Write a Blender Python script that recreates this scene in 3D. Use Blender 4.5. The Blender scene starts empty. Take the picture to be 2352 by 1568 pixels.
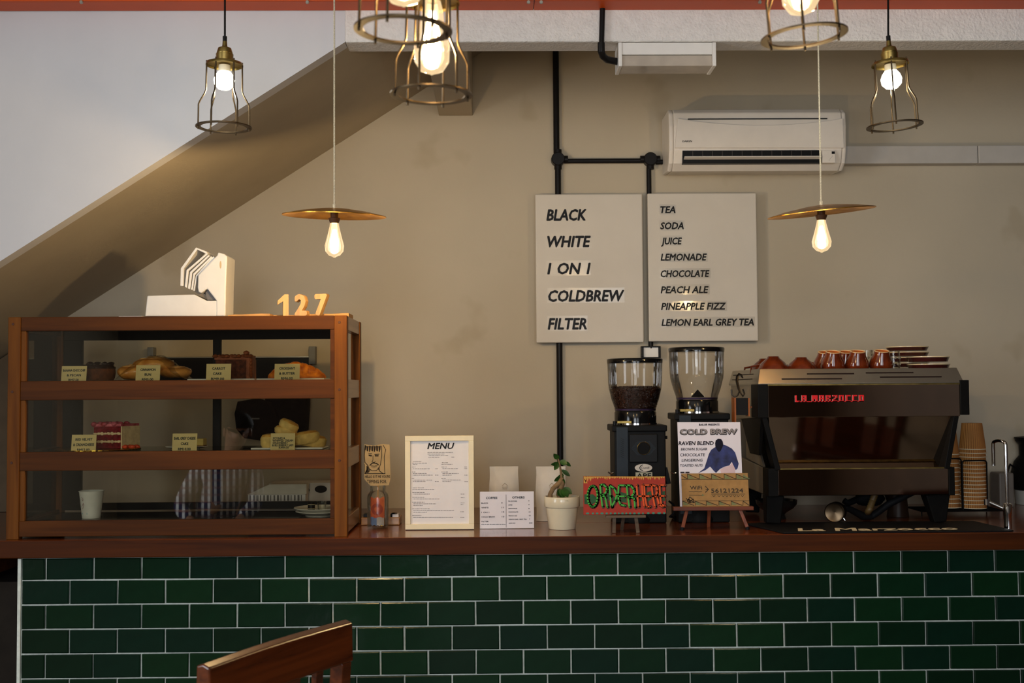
import bpy, math, random
from mathutils import Vector, Matrix
random.seed(7)
R = math.radians
S = bpy.context.scene
COL = S.collection

# ------------------------------------------------------------------ camera, world, light, exposure
F = 2700.0
CAMP = Vector((0.0, -3.82, 1.521))
YAW, PITCH, ROLL = R(0.83), R(2.34), R(0.38)
CROT = Matrix.Rotation(-YAW, 3, 'Z') @ Matrix.Rotation(R(90) + PITCH, 3, 'X') @ Matrix.Rotation(-ROLL, 3, 'Z')
cam_d = bpy.data.cameras.new('camera')
cam = bpy.data.objects.new('camera', cam_d)
COL.objects.link(cam)
cam.location = CAMP
cam.rotation_euler = CROT.to_euler()
cam_d.sensor_fit = 'HORIZONTAL'
cam_d.sensor_width = 36.0
cam_d.lens = 36.0 * F / 2352.0
cam_d.clip_start = 0.05
cam_d.dof.use_dof = True
cam_d.dof.focus_distance = 4.0
cam_d.dof.aperture_fstop = 6.3
S.camera = cam
S.view_settings.view_transform = 'Standard'
S.view_settings.look = 'None'
S.view_settings.gamma = 1.0
S.view_settings.use_curve_mapping = False
S.view_settings.exposure = 0.0
world = bpy.data.worlds.new('world')
S.world = world
world.use_nodes = True
bgn = world.node_tree.nodes['Background']
bgn.inputs[0].default_value = (0.62, 0.78, 1.0, 1)
bgn.inputs[1].default_value = 0.6

def area(name, loc, target, sx, sy, power, color):
    d = bpy.data.lights.new(name, 'AREA')
    d.shape = 'RECTANGLE'; d.size = sx; d.size_y = sy; d.energy = power; d.color = color
    o = bpy.data.objects.new(name, d); COL.objects.link(o)
    o.location = loc
    o.rotation_euler = (Vector(target) - Vector(loc)).to_track_quat('-Z', 'Y').to_euler()
    return o
area('daylight_shopfront', (-0.55, -6.35, 2.0), (-0.55, 0.9, 1.9), 1.3, 2.0, 80, (0.90, 0.95, 1.0))
area('daylight_doorway', (1.2, -6.35, 1.95), (1.2, 0.9, 1.9), 0.9, 2.1, 32, (0.90, 0.95, 1.0))
area('daylight_side_window', (-3.28, -3.1, 1.75), (-0.9, -3.9, 1.2), 1.7, 1.9, 95, (0.88, 0.94, 1.0))
S.cycles.transparent_max_bounces = 24

# ------------------------------------------------------------------ pixel -> place helpers
def ray(px, py):
    return CROT @ Vector(((px - 1176) / F, -(py - 784) / F, -1.0))
def U(px, py, Y):
    d = ray(px, py); t = (Y - CAMP.y) / d.y
    return CAMP + d * t
def G(px, py, z=1.05):
    d = ray(px, py); t = (z - CAMP.z) / d.z
    return CAMP + d * t
def pl(Y):
    def f(px, py):
        p = U(px, py, Y); return (p.x, p.z)
    return f
def mpp(Y): return (Y - CAMP.y) / F
ZC = 1.05

# ------------------------------------------------------------------ materials
def lin(c):
    return tuple(((v / 255) / 12.92 if v / 255 <= 0.04045 else ((v / 255 + 0.055) / 1.055) ** 2.4) for v in c)
def L4(c): return (*lin(c), 1.0)
MAT = {}
def base_mat(name):
    m = bpy.data.materials.new(name); m.use_nodes = True
    nt = m.node_tree
    return m, nt, nt.nodes['Principled BSDF']
def mat(name, c, rough=0.6, metal=0.0, var=0.06, scale=18.0, bump=0.0, bscale=60.0, coat=0.0, spec=None, var2=None, trans=0.0, sss=0.0):
    if name in MAT: return MAT[name]
    m, nt, b = base_mat(name)
    b.inputs['Roughness'].default_value = rough
    b.inputs['Metallic'].default_value = metal
    if coat: b.inputs['Coat Weight'].default_value = coat; b.inputs['Coat Roughness'].default_value = 0.08
    b.inputs['Specular IOR Level'].default_value = spec if spec is not None else (0.12 if max(c) < 50 and rough > 0.3 else 0.35)
    if sss:
        b.inputs['Subsurface Weight'].default_value = sss; b.inputs['Subsurface Radius'].default_value = (0.01, 0.006, 0.003)
    tc = nt.nodes.new('ShaderNodeTexCoord')
    n = nt.nodes.new('ShaderNodeTexNoise'); n.inputs['Scale'].default_value = scale; n.inputs['Detail'].default_value = 5
    nt.links.new(tc.outputs['Object'], n.inputs['Vector'])
    cr = nt.nodes.new('ShaderNodeValToRGB')
    l = lin(c)
    if var2 is not None:
        cr.color_ramp.elements[0].color = L4(var2); cr.color_ramp.elements[1].color = L4(c)
    else:
        cr.color_ramp.elements[0].color = (*[v * (1 - var * 2) for v in l], 1)
        cr.color_ramp.elements[1].color = (*[min(1, v * (1 + var)) for v in l], 1)
    cr.color_ramp.elements[0].position = 0.35; cr.color_ramp.elements[1].position = 0.65
    nt.links.new(n.outputs['Fac'], cr.inputs['Fac'])
    nt.links.new(cr.outputs['Color'], b.inputs['Base Color'])
    if bump:
        n2 = nt.nodes.new('ShaderNodeTexNoise'); n2.inputs['Scale'].default_value = bscale; n2.inputs['Detail'].default_value = 4
        nt.links.new(tc.outputs['Object'], n2.inputs['Vector'])
        bp = nt.nodes.new('ShaderNodeBump'); bp.inputs['Strength'].default_value = bump; bp.inputs['Distance'].default_value = 0.004
        nt.links.new(n2.outputs['Fac'], bp.inputs['Height']); nt.links.new(bp.outputs['Normal'], b.inputs['Normal'])
    MAT[name] = m
    return m
def wood(name, c1, c2, axis='x', rough=0.35, coat=0.25, sc=1.0):
    if name in MAT: return MAT[name]
    m, nt, b = base_mat(name)
    b.inputs['Roughness'].default_value = rough
    b.inputs['Coat Weight'].default_value = coat; b.inputs['Coat Roughness'].default_value = 0.15
    b.inputs['Specular IOR Level'].default_value = 0.12 if coat == 0 else 0.3
    tc = nt.nodes.new('ShaderNodeTexCoord')
    mp = nt.nodes.new('ShaderNodeMapping')
    s = {'x': (1.2, 26, 26), 'y': (26, 1.2, 26), 'z': (26, 26, 1.2)}[axis]
    mp.inputs['Scale'].default_value = tuple(v * sc for v in s)
    nt.links.new(tc.outputs['Object'], mp.inputs['Vector'])
    n = nt.nodes.new('ShaderNodeTexNoise'); n.inputs['Scale'].default_value = 1.6; n.inputs['Detail'].default_value = 7; n.inputs['Distortion'].default_value = 0.6
    nt.links.new(mp.outputs['Vector'], n.inputs['Vector'])
    cr = nt.nodes.new('ShaderNodeValToRGB')
    cr.color_ramp.elements[0].color = L4(c2); cr.color_ramp.elements[1].color = L4(c1)
    cr.color_ramp.elements[0].position = 0.3; cr.color_ramp.elements[1].position = 0.68
    nt.links.new(n.outputs['Fac'], cr.inputs['Fac'])
    nt.links.new(cr.outputs['Color'], b.inputs['Base Color'])
    bp = nt.nodes.new('ShaderNodeBump'); bp.inputs['Strength'].default_value = 0.12; bp.inputs['Distance'].default_value = 0.002
    nt.links.new(n.outputs['Fac'], bp.inputs['Height']); nt.links.new(bp.outputs['Normal'], b.inputs['Normal'])
    MAT[name] = m
    return m
def glass(name, tint=(1, 1, 1), refl=1.0, emit=None, estr=0.0, rough=0.0):
    """thin clear sheet: see-through with a fresnel mirror coat"""
    if name in MAT: return MAT[name]
    m = bpy.data.materials.new(name); m.use_nodes = True
    nt = m.node_tree; nt.nodes.clear()
    out = nt.nodes.new('ShaderNodeOutputMaterial')
    tr = nt.nodes.new('ShaderNodeBsdfTransparent'); tr.inputs[0].default_value = (*tint, 1)
    gl = nt.nodes.new('ShaderNodeBsdfGlossy'); gl.inputs['Roughness'].default_value = rough
    fr = nt.nodes.new('ShaderNodeFresnel'); fr.inputs['IOR'].default_value = 1.45
    mu = nt.nodes.new('ShaderNodeMath'); mu.operation = 'MULTIPLY'; mu.inputs[1].default_value = refl; mu.use_clamp = True
    nt.links.new(fr.outputs[0], mu.inputs[0])
    mx = nt.nodes.new('ShaderNodeMixShader')
    nt.links.new(mu.outputs[0], mx.inputs[0]); nt.links.new(tr.outputs[0], mx.inputs[1]); nt.links.new(gl.outputs[0], mx.inputs[2])
    last = mx
    if emit:
        em = nt.nodes.new('ShaderNodeEmission'); em.inputs[0].default_value = (*emit, 1); em.inputs[1].default_value = estr
        ad = nt.nodes.new('ShaderNodeAddShader')
        nt.links.new(mx.outputs[0], ad.inputs[0]); nt.links.new(em.outputs[0], ad.inputs[1]); last = ad
    nt.links.new(last.outputs[0], out.inputs['Surface'])
    MAT[name] = m
    return m
def emis(name, c, s):
    m = bpy.data.materials.new(name); m.use_nodes = True
    b = m.node_tree.nodes['Principled BSDF']
    b.inputs['Base Color'].default_value = (*c, 1)
    b.inputs['Emission Color'].default_value = (*c, 1); b.inputs['Emission Strength'].default_value = s
    MAT[name] = m
    return m

# ------------------------------------------------------------------ mesh builder
ROOTM = {}
class MB:
    def __init__(s): s.v = []; s.f = []; s.m = []
    def add(s, vs, fs, mi=0):
        o = len(s.v); s.v += [Vector(v) for v in vs]
        s.f += [tuple(i + o for i in f) for f in fs]; s.m += [mi] * len(fs)
    def box(s, x0, x1, y0, y1, z0, z1, mi=0):
        s.add([(x0,y0,z0),(x1,y0,z0),(x1,y1,z0),(x0,y1,z0),(x0,y0,z1),(x1,y0,z1),(x1,y1,z1),(x0,y1,z1)],
              [(0,3,2,1),(4,5,6,7),(0,1,5,4),(1,2,6,5),(2,3,7,6),(3,0,4,7)], mi)
        return s
    def bar(s, p0, p1, w, d, up=(0, 0, 1), mi=0, w1=None, d1=None):
        p0 = Vector(p0); p1 = Vector(p1); a = (p1 - p0).normalized(); up = Vector(up)
        if abs(a.dot(up)) > 0.95: up = Vector((0, 1, 0))
        r = a.cross(up).normalized(); u = r.cross(a)
        w1 = w if w1 is None else w1; d1 = d if d1 is None else d1
        vs = []
        for p, ww, dd in ((p0, w, d), (p1, w1, d1)):
            for sx, sy in ((-1,-1),(1,-1),(1,1),(-1,1)): vs.append(p + r * ww / 2 * sx + u * dd / 2 * sy)
        s.add(vs, [(3,2,1,0),(4,5,6,7),(0,1,5,4),(1,2,6,5),(2,3,7,6),(3,0,4,7)], mi)
        return s
    def lathe(s, prof, c=(0,0,0), n=24, mi=0, axis='z', close=False):
        c = Vector(c); vs = []; fs = []
        k = len(prof)
        for i in range(n):
            a = 2 * math.pi * i / n; ca, sa = math.cos(a), math.sin(a)
            for r, z in prof:
                if axis == 'z': vs.append(c + Vector((r * ca, r * sa, z)))
                elif axis == 'y': vs.append(c + Vector((r * ca, z, r * sa)))
                else: vs.append(c + Vector((z, r * ca, r * sa)))
        flip = axis == 'y'
        for i in range(n):
            j = (i + 1) % n
            for q in range(k - 1 if not close else k):
                q2 = (q + 1) % k
                if prof[q][0] < 1e-9 and prof[q2][0] < 1e-9: continue
                f = (i*k+q, j*k+q, j*k+q2, i*k+q2)
                if prof[q][0] < 1e-9: f = (i*k+q, j*k+q2, i*k+q2)
                elif prof[q2][0] < 1e-9: f = (i*k+q, j*k+q, i*k+q2)
                fs.append(f[::-1] if flip else f)
        s.add(vs, fs, mi)
        return s
    def tube(s, pts, r, n=8, mi=0, closed=False, caps=True):
        pts = [Vector(p) for p in pts]; k = len(pts)
        rs = r if isinstance(r, (list, tuple)) else [r] * k
        vs = []; fs = []
        u = None
        for i, p in enumerate(pts):
            if closed: t = (pts[(i+1) % k] - pts[i-1]).normalized()
            else: t = (pts[min(i+1, k-1)] - pts[max(i-1, 0)]).normalized()
            if u is None:
                u = t.orthogonal().normalized()
            else:
                u = (u - t * u.dot(t)); u = u.normalized() if u.length > 1e-6 else t.orthogonal().normalized()
            w = t.cross(u)
            for j in range(n):
                a = 2 * math.pi * j / n
                vs.append(p + (u * math.cos(a) + w * math.sin(a)) * rs[i])
        for i in range(k if closed else k - 1):
            i2 = (i + 1) % k
            for j in range(n):
                j2 = (j + 1) % n
                fs.append((i*n+j, i*n+j2, i2*n+j2, i2*n+j))
        if caps and not closed:
            fs.append(tuple(range(n))[::-1]); fs.append(tuple((k-1)*n + j for j in range(n)))
        s.add(vs, fs, mi)
        return s
    def prism(s, poly, y0, y1, mi=0):
        """poly: (x,z) outline, extruded from y0 (front) to y1"""
        n = len(poly)
        ar = sum(poly[i][0]*poly[(i+1)%n][1] - poly[(i+1)%n][0]*poly[i][1] for i in range(n))
        if ar < 0: poly = poly[::-1]
        vs = [(x, y0, z) for x, z in poly] + [(x, y1, z) for x, z in poly]
        fs = [tuple(range(n)), tuple(range(2*n-1, n-1, -1))]
        for i in range(n):
            j = (i+1) % n; fs.append((j, i, n+i, n+j))
        s.add(vs, fs, mi)
        return s
    def prismx(s, poly, x0, x1, mi=0):
        """poly: (y,z) outline extruded along x"""
        n = len(poly)
        ar = sum(poly[i][0]*poly[(i+1)%n][1] - poly[(i+1)%n][0]*poly[i][1] for i in range(n))
        if ar < 0: poly = poly[::-1]
        vs = [(x0, y, z) for y, z in poly] + [(x1, y, z) for y, z in poly]
        fs = [tuple(range(n-1, -1, -1)), tuple(range(n, 2*n))]
        for i in range(n):
            j = (i+1) % n; fs.append((i, j, n+j, n+i))
        s.add(vs, fs, mi)
        return s
    def stroke(s, pts, w, y, mi=0, joint=True):
        """flat pen stroke in the XZ plane facing -Y"""
        for a, b in zip(pts[:-1], pts[1:]):
            a2 = Vector(a); b2 = Vector(b); d = b2 - a2
            if d.length < 1e-7: continue
            d.normalize(); nn = Vector((-d.y, d.x)) * w / 2
            q = [a2 - nn, b2 - nn, b2 + nn, a2 + nn]
            s.add([(p.x, y, p.y) for p in q], [(0,1,2,3)], mi)
        if joint:
            for p in pts:
                s.disc(p, w / 2, y, 6, mi)
        return s
    def disc(s, p, r, y, n=12, mi=0, rz=None):
        rz = r if rz is None else rz
        s.add([(p[0] + r*math.cos(2*math.pi*i/n), y, p[1] + rz*math.sin(2*math.pi*i/n)) for i in range(n)], [tuple(range(n))], mi)
        return s
    def rect(s, x0, x1, z0, z1, y, mi=0):
        s.add([(x0,y,z0),(x1,y,z0),(x1,y,z1),(x0,y,z1)], [(0,1,2,3)], mi)
        return s
    def blob(s, c, r, n=16, m=10, mi=0, noise=0.0, seed=0, flat=None):
        rnd = random.Random(seed); c = Vector(c)
        ph = [rnd.uniform(0, 6.28) for _ in range(6)]
        vs = []; fs = []
        for j in range(m + 1):
            th = math.pi * j / m
            for i in range(n):
                a = 2 * math.pi * i / n
                k = 1 + noise * (math.sin(3*a + ph[0]) * math.sin(2*th + ph[1]) + 0.6 * math.sin(5*a + ph[2]) * math.sin(4*th + ph[3]))
                z = math.cos(th) * r[2] * k
                if flat is not None and z < flat: z = flat
                vs.append(c + Vector((math.sin(th)*math.cos(a)*r[0]*k, math.sin(th)*math.sin(a)*r[1]*k, z)))
        for j in range(m):
            for i in range(n):
                i2 = (i+1) % n
                fs.append((j*n+i, (j+1)*n+i, (j+1)*n+i2, j*n+i2))
        s.add(vs, fs, mi)
        return s
    def text(s, st, x, z, size, y, mi=0, align='L', shear=0.0, bold=0.0, width=None, depth=0.0):
        cu = bpy.data.curves.new('t', 'FONT'); cu.body = st; cu.size = 1.0; cu.shear = shear
        cu.resolution_u = 2; cu.extrude = depth / 2 / size
        o = bpy.data.objects.new('t', cu)
        me = bpy.data.meshes.new_from_object(o)
        vs = [v.co * size for v in me.vertices]
        fs = [tuple(p.vertices) for p in me.polygons]
        bpy.data.objects.remove(o); bpy.data.curves.remove(cu); bpy.data.meshes.remove(me)
        if not vs: return s
        x0 = min(v.x for v in vs); x1 = max(v.x for v in vs)
        k = (width / (x1 - x0)) if width else 1.0
        w = (x1 - x0) * k
        off = {'L': 0, 'C': -w / 2, 'R': -w}[align]
        sh = [(0, 0)] if bold <= 0 else [(0, 0), (-bold, 0), (bold, 0), (0, bold), (0, -bold), (-bold * .7, -bold * .7), (bold * .7, bold * .7), (-bold * .7, bold * .7), (bold * .7, -bold * .7)]
        for i, (dx, dz) in enumerate(sh):
            s.add([(x + off + (v.x - x0) * k + dx, y - v.z - depth / 2 - i * 1e-5, z + v.y + dz) for v in vs], fs, mi)
        return s
    def xf(s, M):
        s.v = [M @ v for v in s.v]; return s
    def build(s, name, mats, parent=None, smooth=False, bevel=0.0, local=False, kind=None, label=None, ang=40, segs=2, nrm=False):
        me = bpy.data.meshes.new(name)
        vs = s.v
        M = ROOTM.get(parent.name) if parent is not None else None
        if M is not None and not local:
            Mi = M.inverted(); vs = [Mi @ v for v in vs]
        me.from_pydata([tuple(v) for v in vs], [], s.f)
        if not isinstance(mats, (list, tuple)): mats = [mats]
        for m in mats: me.materials.append(m)
        for p, mi in zip(me.polygons, s.m): p.material_index = mi
        if nrm:
            import bmesh
            b = bmesh.new(); b.from_mesh(me); bmesh.ops.remove_doubles(b, verts=b.verts, dist=1e-6); bmesh.ops.recalc_face_normals(b, faces=b.faces); b.to_mesh(me); b.free()
        if smooth:
            for p in me.polygons: p.use_smooth = True
            me.set_sharp_from_angle(angle=R(ang))
        me.update()
        o = bpy.data.objects.new(name, me); COL.objects.link(o)
        if parent is not None:
            o.parent = parent
            if M is not None: ROOTM[o.name] = M
        if bevel:
            md = o.modifiers.new('bevel', 'BEVEL'); md.width = bevel; md.segments = segs; md.limit_method = 'ANGLE'; md.angle_limit = R(40)
        if kind: o['kind'] = kind
        if label: o['label'] = label
        return o
def thing(name, label, cat, loc=(0,0,0), rot=(0,0,0), group=None):
    o = bpy.data.objects.new(name, None); COL.objects.link(o)
    o.empty_display_size = 0.05
    o.location = loc; o.rotation_euler = rot
    o['label'] = label; o['category'] = cat
    if group: o['group'] = group
    from mathutils import Euler
    ROOTM[o.name] = Matrix.Translation(Vector(loc)) @ Euler(rot).to_matrix().to_4x4()
    return o
def tag(o, label, cat, group=None, kind=None):
    o['label'] = label; o['category'] = cat
    if group: o['group'] = group
    if kind: o['kind'] = kind
    return o
def dup(root, loc, rot=None, label=None, group=None):
    r = root.copy(); COL.objects.link(r); r.location = loc
    if rot is not None: r.rotation_euler = rot
    if label: r['label'] = label
    if group: r['group'] = group
    for ch in list(root.children):
        c = ch.copy(); COL.objects.link(c); c.parent = r
        for g in list(ch.children):
            d = g.copy(); COL.objects.link(d); d.parent = c
    return r
def struct(name, mb, m, **k):
    return mb.build(name, m, kind='structure', **k)

# ------------------------------------------------------------------ shared materials
M_wall = mat('greige_wall_paint', (184, 172, 151), rough=0.75, var=0.04, scale=1.3, bump=0.12, bscale=55)
def patches(m):
    nt = m.node_tree; b = nt.nodes['Principled BSDF']; l = b.inputs['Base Color'].links[0]; src = l.from_socket
    tc = nt.nodes.new('ShaderNodeTexCoord'); n = nt.nodes.new('ShaderNodeTexNoise'); n.inputs['Scale'].default_value = 3.4; n.inputs['Detail'].default_value = 3
    nt.links.new(tc.outputs['Object'], n.inputs['Vector'])
    cr = nt.nodes.new('ShaderNodeValToRGB'); cr.color_ramp.elements[0].position = 0.64; cr.color_ramp.elements[1].position = 0.70
    cr.color_ramp.elements[0].color = (1, 1, 1, 1); cr.color_ramp.elements[1].color = (0.90, 0.88, 0.84, 1)
    nt.links.new(n.outputs['Fac'], cr.inputs['Fac'])
    mx = nt.nodes.new('ShaderNodeMixRGB'); mx.blend_type = 'MULTIPLY'; mx.inputs[0].default_value = 1
    nt.links.new(src, mx.inputs[1]); nt.links.new(cr.outputs['Color'], mx.inputs[2]); nt.links.new(mx.outputs[0], b.inputs['Base Color'])
patches(M_wall)
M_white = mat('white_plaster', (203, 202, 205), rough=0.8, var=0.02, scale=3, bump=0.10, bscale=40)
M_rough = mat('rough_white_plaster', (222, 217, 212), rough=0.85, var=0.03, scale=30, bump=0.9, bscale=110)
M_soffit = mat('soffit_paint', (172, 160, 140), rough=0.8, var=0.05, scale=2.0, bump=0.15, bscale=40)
M_orange = mat('orange_gloss_paint', (198, 74, 0), rough=0.45, var=0.03, scale=4, spec=0.25)
M_floor = mat('cement_floor', (118, 108, 92), rough=0.6, var=0.12, scale=2.5)
M_ceil = mat('ceiling_paint', (205, 200, 192), rough=0.9, var=0.02)
M_dark = mat('dark_shop_wall', (62, 46, 34), rough=0.7, var=0.1, scale=3)
M_black = mat('black_plastic', (22, 22, 23), rough=0.38, var=0.05)
M_blackm = mat('black_painted_metal', (14, 13, 12), rough=0.5, var=0.08, scale=40, spec=0.08)
M_blackg = mat('gloss_black', (10, 10, 11), rough=0.12, var=0.02)
M_rubber = mat('black_rubber', (20, 20, 22), rough=0.6, var=0.1, scale=60, bump=0.3, bscale=300)
M_chrome = mat('chrome', (214, 214, 214), rough=0.08, metal=1, var=0.02)
M_steel = mat('brushed_steel', (172, 166, 154), rough=0.32, metal=1, var=0.04, scale=8)
M_mirror = mat('polished_dark_steel', (172, 152, 134), rough=0.05, metal=1, var=0.02)
M_brass = mat('aged_brass', (158, 134, 78), rough=0.36, metal=1, var=0.15, scale=30, var2=(116, 98, 52))
M_bronze = mat('bronze_wire', (86, 72, 54), rough=0.4, metal=1, var=0.1, scale=30)
M_ink = mat('black_ink', (26, 24, 24), rough=0.5, var=0.02)
M_inkgloss = mat('black_gloss_sticker', (20, 19, 20), rough=0.4, var=0.02)
M_grey = mat('grey_ink', (104, 100, 98), rough=0.6, var=0.02)
M_paper = mat('white_paper', (222, 217, 214), rough=0.7, var=0.015)
M_cream = mat('cream_paint', (226, 212, 176), rough=0.45, var=0.03)
M_whitep = mat('white_gloss_plastic', (224, 220, 214), rough=0.3, var=0.015)
M_porc = mat('white_porcelain', (228, 228, 222), rough=0.15, var=0.02, coat=0.4)
M_kraft = mat('kraft_paper', (190, 142, 84), rough=0.7, var=0.06, scale=25)
M_kraftc = mat('kraft_card', (166, 126, 74), rough=0.75, var=0.07, scale=40)
M_card = mat('cream_card', (214, 196, 138), rough=0.75, var=0.03)
M_pen = mat('teal_pen', (28, 62, 74), rough=0.6, var=0.03)
W_post = wood('teak_post', (116, 68, 17), (87, 46, 8), 'z', rough=0.55, coat=0.0)
W_rail = wood('teak_rail', (86, 46, 10), (60, 29, 5), 'x', rough=0.55, coat=0.0)
W_side = wood('teak_side', (158, 118, 80), (120, 86, 56), 'y')
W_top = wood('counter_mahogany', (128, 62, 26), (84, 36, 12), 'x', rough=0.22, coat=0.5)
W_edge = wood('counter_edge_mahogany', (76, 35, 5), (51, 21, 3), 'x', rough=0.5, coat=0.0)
W_chair = wood('chair_walnut', (92, 42, 16), (58, 24, 8), 'x', rough=0.22, coat=0.4)
W_easel = wood('easel_redwood', (140, 74, 46), (96, 46, 28), 'z', rough=0.4)
W_num = wood('beech', (200, 156, 92), (164, 116, 60), 'z', rough=0.45, coat=0.1)
G_pane = glass('window_pane_glass', (0.88, 0.86, 0.79), 1.35)
G_clear = glass('clear_vessel_glass', (0.97, 0.97, 0.95), 0.55)
G_hop = glass('hopper_plastic', (0.93, 0.92, 0.90), 0.9, rough=0.03)
G_film = glass('cling_film', (0.97, 0.97, 0.95), 0.35, rough=0.15)
G_bulb = glass('bulb_glass_warm', (1.0, 0.93, 0.78), 1.0, emit=(1.0, 0.72, 0.38), estr=0.9)
E_fil = emis('filament', (1.0, 0.80, 0.50), 40)
E_led = emis('led_bulb', (1.0, 0.97, 0.80), 9)

# ================================================================== STRUCTURE
YW = 0.92          # back wall
YS = -0.13         # face of stair and beam
XL, XR = -3.3, 3.0
ZCEIL = 3.25
struct('wall_back', MB().box(XL, XR, YW, YW + 0.12, 0, ZCEIL), M_wall)
lw_ = MB()
for a in ((-6.6, -3.97, 0, ZCEIL), (-2.23, YW + 0.12, 0, ZCEIL), (-3.97, -2.23, 0, 0.78), (-3.97, -2.23, 2.72, ZCEIL)):
    lw_.box(XL - 0.12, XL, a[0], a[1], a[2], a[3])
struct('wall_left', lw_, M_wall)
struct('wall_right', MB().box(XR, XR + 0.12, -6.6, YW + 0.12, 0, ZCEIL), M_dark)
struct('floor', MB().box(XL, XR, -6.6, YW, -0.1, 0), M_floor)
struct('ceiling', MB().box(XL, XR, -6.6, YW, ZCEIL, ZCEIL + 0.1), M_ceil)
fw = MB()
for a in ((XL, -1.25, 0, ZCEIL), (0.15, 0.7, 0, ZCEIL), (1.7, XR, 0, ZCEIL), (-1.25, 0.15, 3.05, ZCEIL), (-1.25, 0.15, 0, 0.95), (0.7, 1.7, 3.05, ZCEIL), (0.7, 1.7, 0, 0.85)):
    fw.box(a[0], a[1], -6.6, -6.48, a[2], a[3])
struct('wall_front', fw, M_dark)

# stair flight: sloping underside from the front face to the wall
pS = pl(YS)
a = pS(0, 600); b = pS(792, 97)
slope = (b[1] - a[1]) / (b[0] - a[0])
xl = XL; zl = a[1] + slope * (xl - a[0])
xr, zr = b
zt = 2.72
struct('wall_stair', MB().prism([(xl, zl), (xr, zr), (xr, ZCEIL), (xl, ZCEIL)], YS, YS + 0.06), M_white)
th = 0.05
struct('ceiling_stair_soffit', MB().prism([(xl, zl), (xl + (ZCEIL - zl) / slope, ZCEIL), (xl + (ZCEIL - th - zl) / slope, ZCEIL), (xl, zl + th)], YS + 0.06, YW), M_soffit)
zb = pS(1500, 96)[1]
struct('trim_1', MB().box(xr, XR, YS - 0.004, YS + 0.105, zb, ZCEIL), M_rough, bevel=0.006)
x0 = U(1008, 255, YW).x; x1 = U(1086, 255, YW).x
zbm = U(1050, 266, YW).z
struct('trim_2', MB().box(x0, x1, YS + 0.105, YW, zbm, ZCEIL), M_soffit, bevel=0.004)
# orange steel channel above, in two lengths with a bolted joint
zo = U(1250, 22, -0.14).z
ob = thing('orange_beam', 'orange painted steel channel along the top of the white beam', 'beam', (0, -0.19, zo))
xj = U(1228, 12, -0.24).x
for xa, xb in ((XL, xj - 0.0012), (xj + 0.0012, XR)):
    MB().box(xa, xb, YS - 0.10, YS - 0.092, zo, zo + 0.32).box(xa, xb, YS - 0.092, YS - 0.004, zo, zo + 0.008).build('channel', M_orange, ob, bevel=0.0015)
for px in (187, 706, 1243, 1745, 1214):
    p = U(px, 8, YS - 0.10)
    MB().lathe([(0, -0.004), (0.005, -0.004), (0.006, 0), (0.0, 0.0)], (p.x, YS - 0.10, p.z + 0.004), 10, axis='y').build('bolt', M_steel, ob, smooth=True)
ob['kind'] = 'thing'

# ================================================================== COUNTER
M_trunk0 = mat('pale_trim', (190, 180, 160), rough=0.6)
gx0 = U(46, 1335, 0).x
gx1 = 2.35
zg0 = 0.92
base = thing('counter_base', 'counter front clad in dark green glazed tiles with white grout', 'counter', (0, 0, 0))
M_grout = mat('white_grout', (222, 228, 218), rough=0.85, var=0.06, scale=60)
MB().box(gx0, gx1, 0.004, 0.72, 0, 0.9935).build('grout', M_grout, base)
M_tile = []
for i, c in enumerate(((10, 38, 22), (9, 33, 20), (12, 41, 22), (9, 35, 25))):
    m, nt, b = base_mat('green_glaze_%d' % i)
    tc = nt.nodes.new('ShaderNodeTexCoord'); n = nt.nodes.new('ShaderNodeTexNoise'); n.inputs['Scale'].default_value = 22; n.inputs['Detail'].default_value = 3
    nt.links.new(tc.outputs['Object'], n.inputs['Vector'])
    cr = nt.nodes.new('ShaderNodeValToRGB'); l = lin(c)
    cr.color_ramp.elements[0].color = (*[v * 0.7 for v in l], 1); cr.color_ramp.elements[1].color = (*[v * 1.25 for v in l], 1)
    nt.links.new(n.outputs['Fac'], cr.inputs['Fac']); nt.links.new(cr.outputs['Color'], b.inputs['Base Color'])
    bp = nt.nodes.new('ShaderNodeBump'); bp.inputs['Strength'].default_value = 0.25; bp.inputs['Distance'].default_value = 0.003
    n2 = nt.nodes.new('ShaderNodeTexNoise'); n2.inputs['Scale'].default_value = 30
    nt.links.new(tc.outputs['Object'], n2.inputs['Vector']); nt.links.new(n2.outputs['Fac'], bp.inputs['Height']); nt.links.new(bp.outputs['Normal'], b.inputs['Normal'])
    b.inputs['Roughness'].default_value = 0.2; b.inputs['Specular IOR Level'].default_value = 0.2
    M_tile.append(m)
PX, PZ = 0.153, 0.078
def tile_mesh(w, h, m, sd):
    r = random.Random(sd); b = MB(); e = 0.003; t = 0.007
    j = lambda: r.uniform(-0.0006, 0.0006)
    o = [(-w/2 + j(), -h/2 + j()), (w/2 + j(), -h/2 + j()), (w/2 + j(), h/2 + j()), (-w/2 + j(), h/2 + j())]
    i2 = [(x - e * (1 if x > 0 else -1), z - e * (1 if z > 0 else -1)) for x, z in o]
    vs = [(x, 0.004, z) for x, z in o] + [(x, -t + 0.0025, z) for x, z in o] + [(x, -t, z) for x, z in i2]
    fs = [(8, 9, 10, 11)]
    for k in range(4):
        q = (k + 1) % 4
        fs += [(k, q, 4 + q, 4 + k), (4 + k, 4 + q, 8 + q, 8 + k)]
    b.add(vs, fs)
    me_o = b.build('tile', m, None)
    me = me_o.data; bpy.data.objects.remove(me_o)
    return me
TM = [tile_mesh(PX - 0.0052, PZ - 0.0052, M_tile[i % 4], i) for i in range(8)]
rt = random.Random(3)
xa = 0.086
row = 0
z = zg0 + PZ
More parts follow.
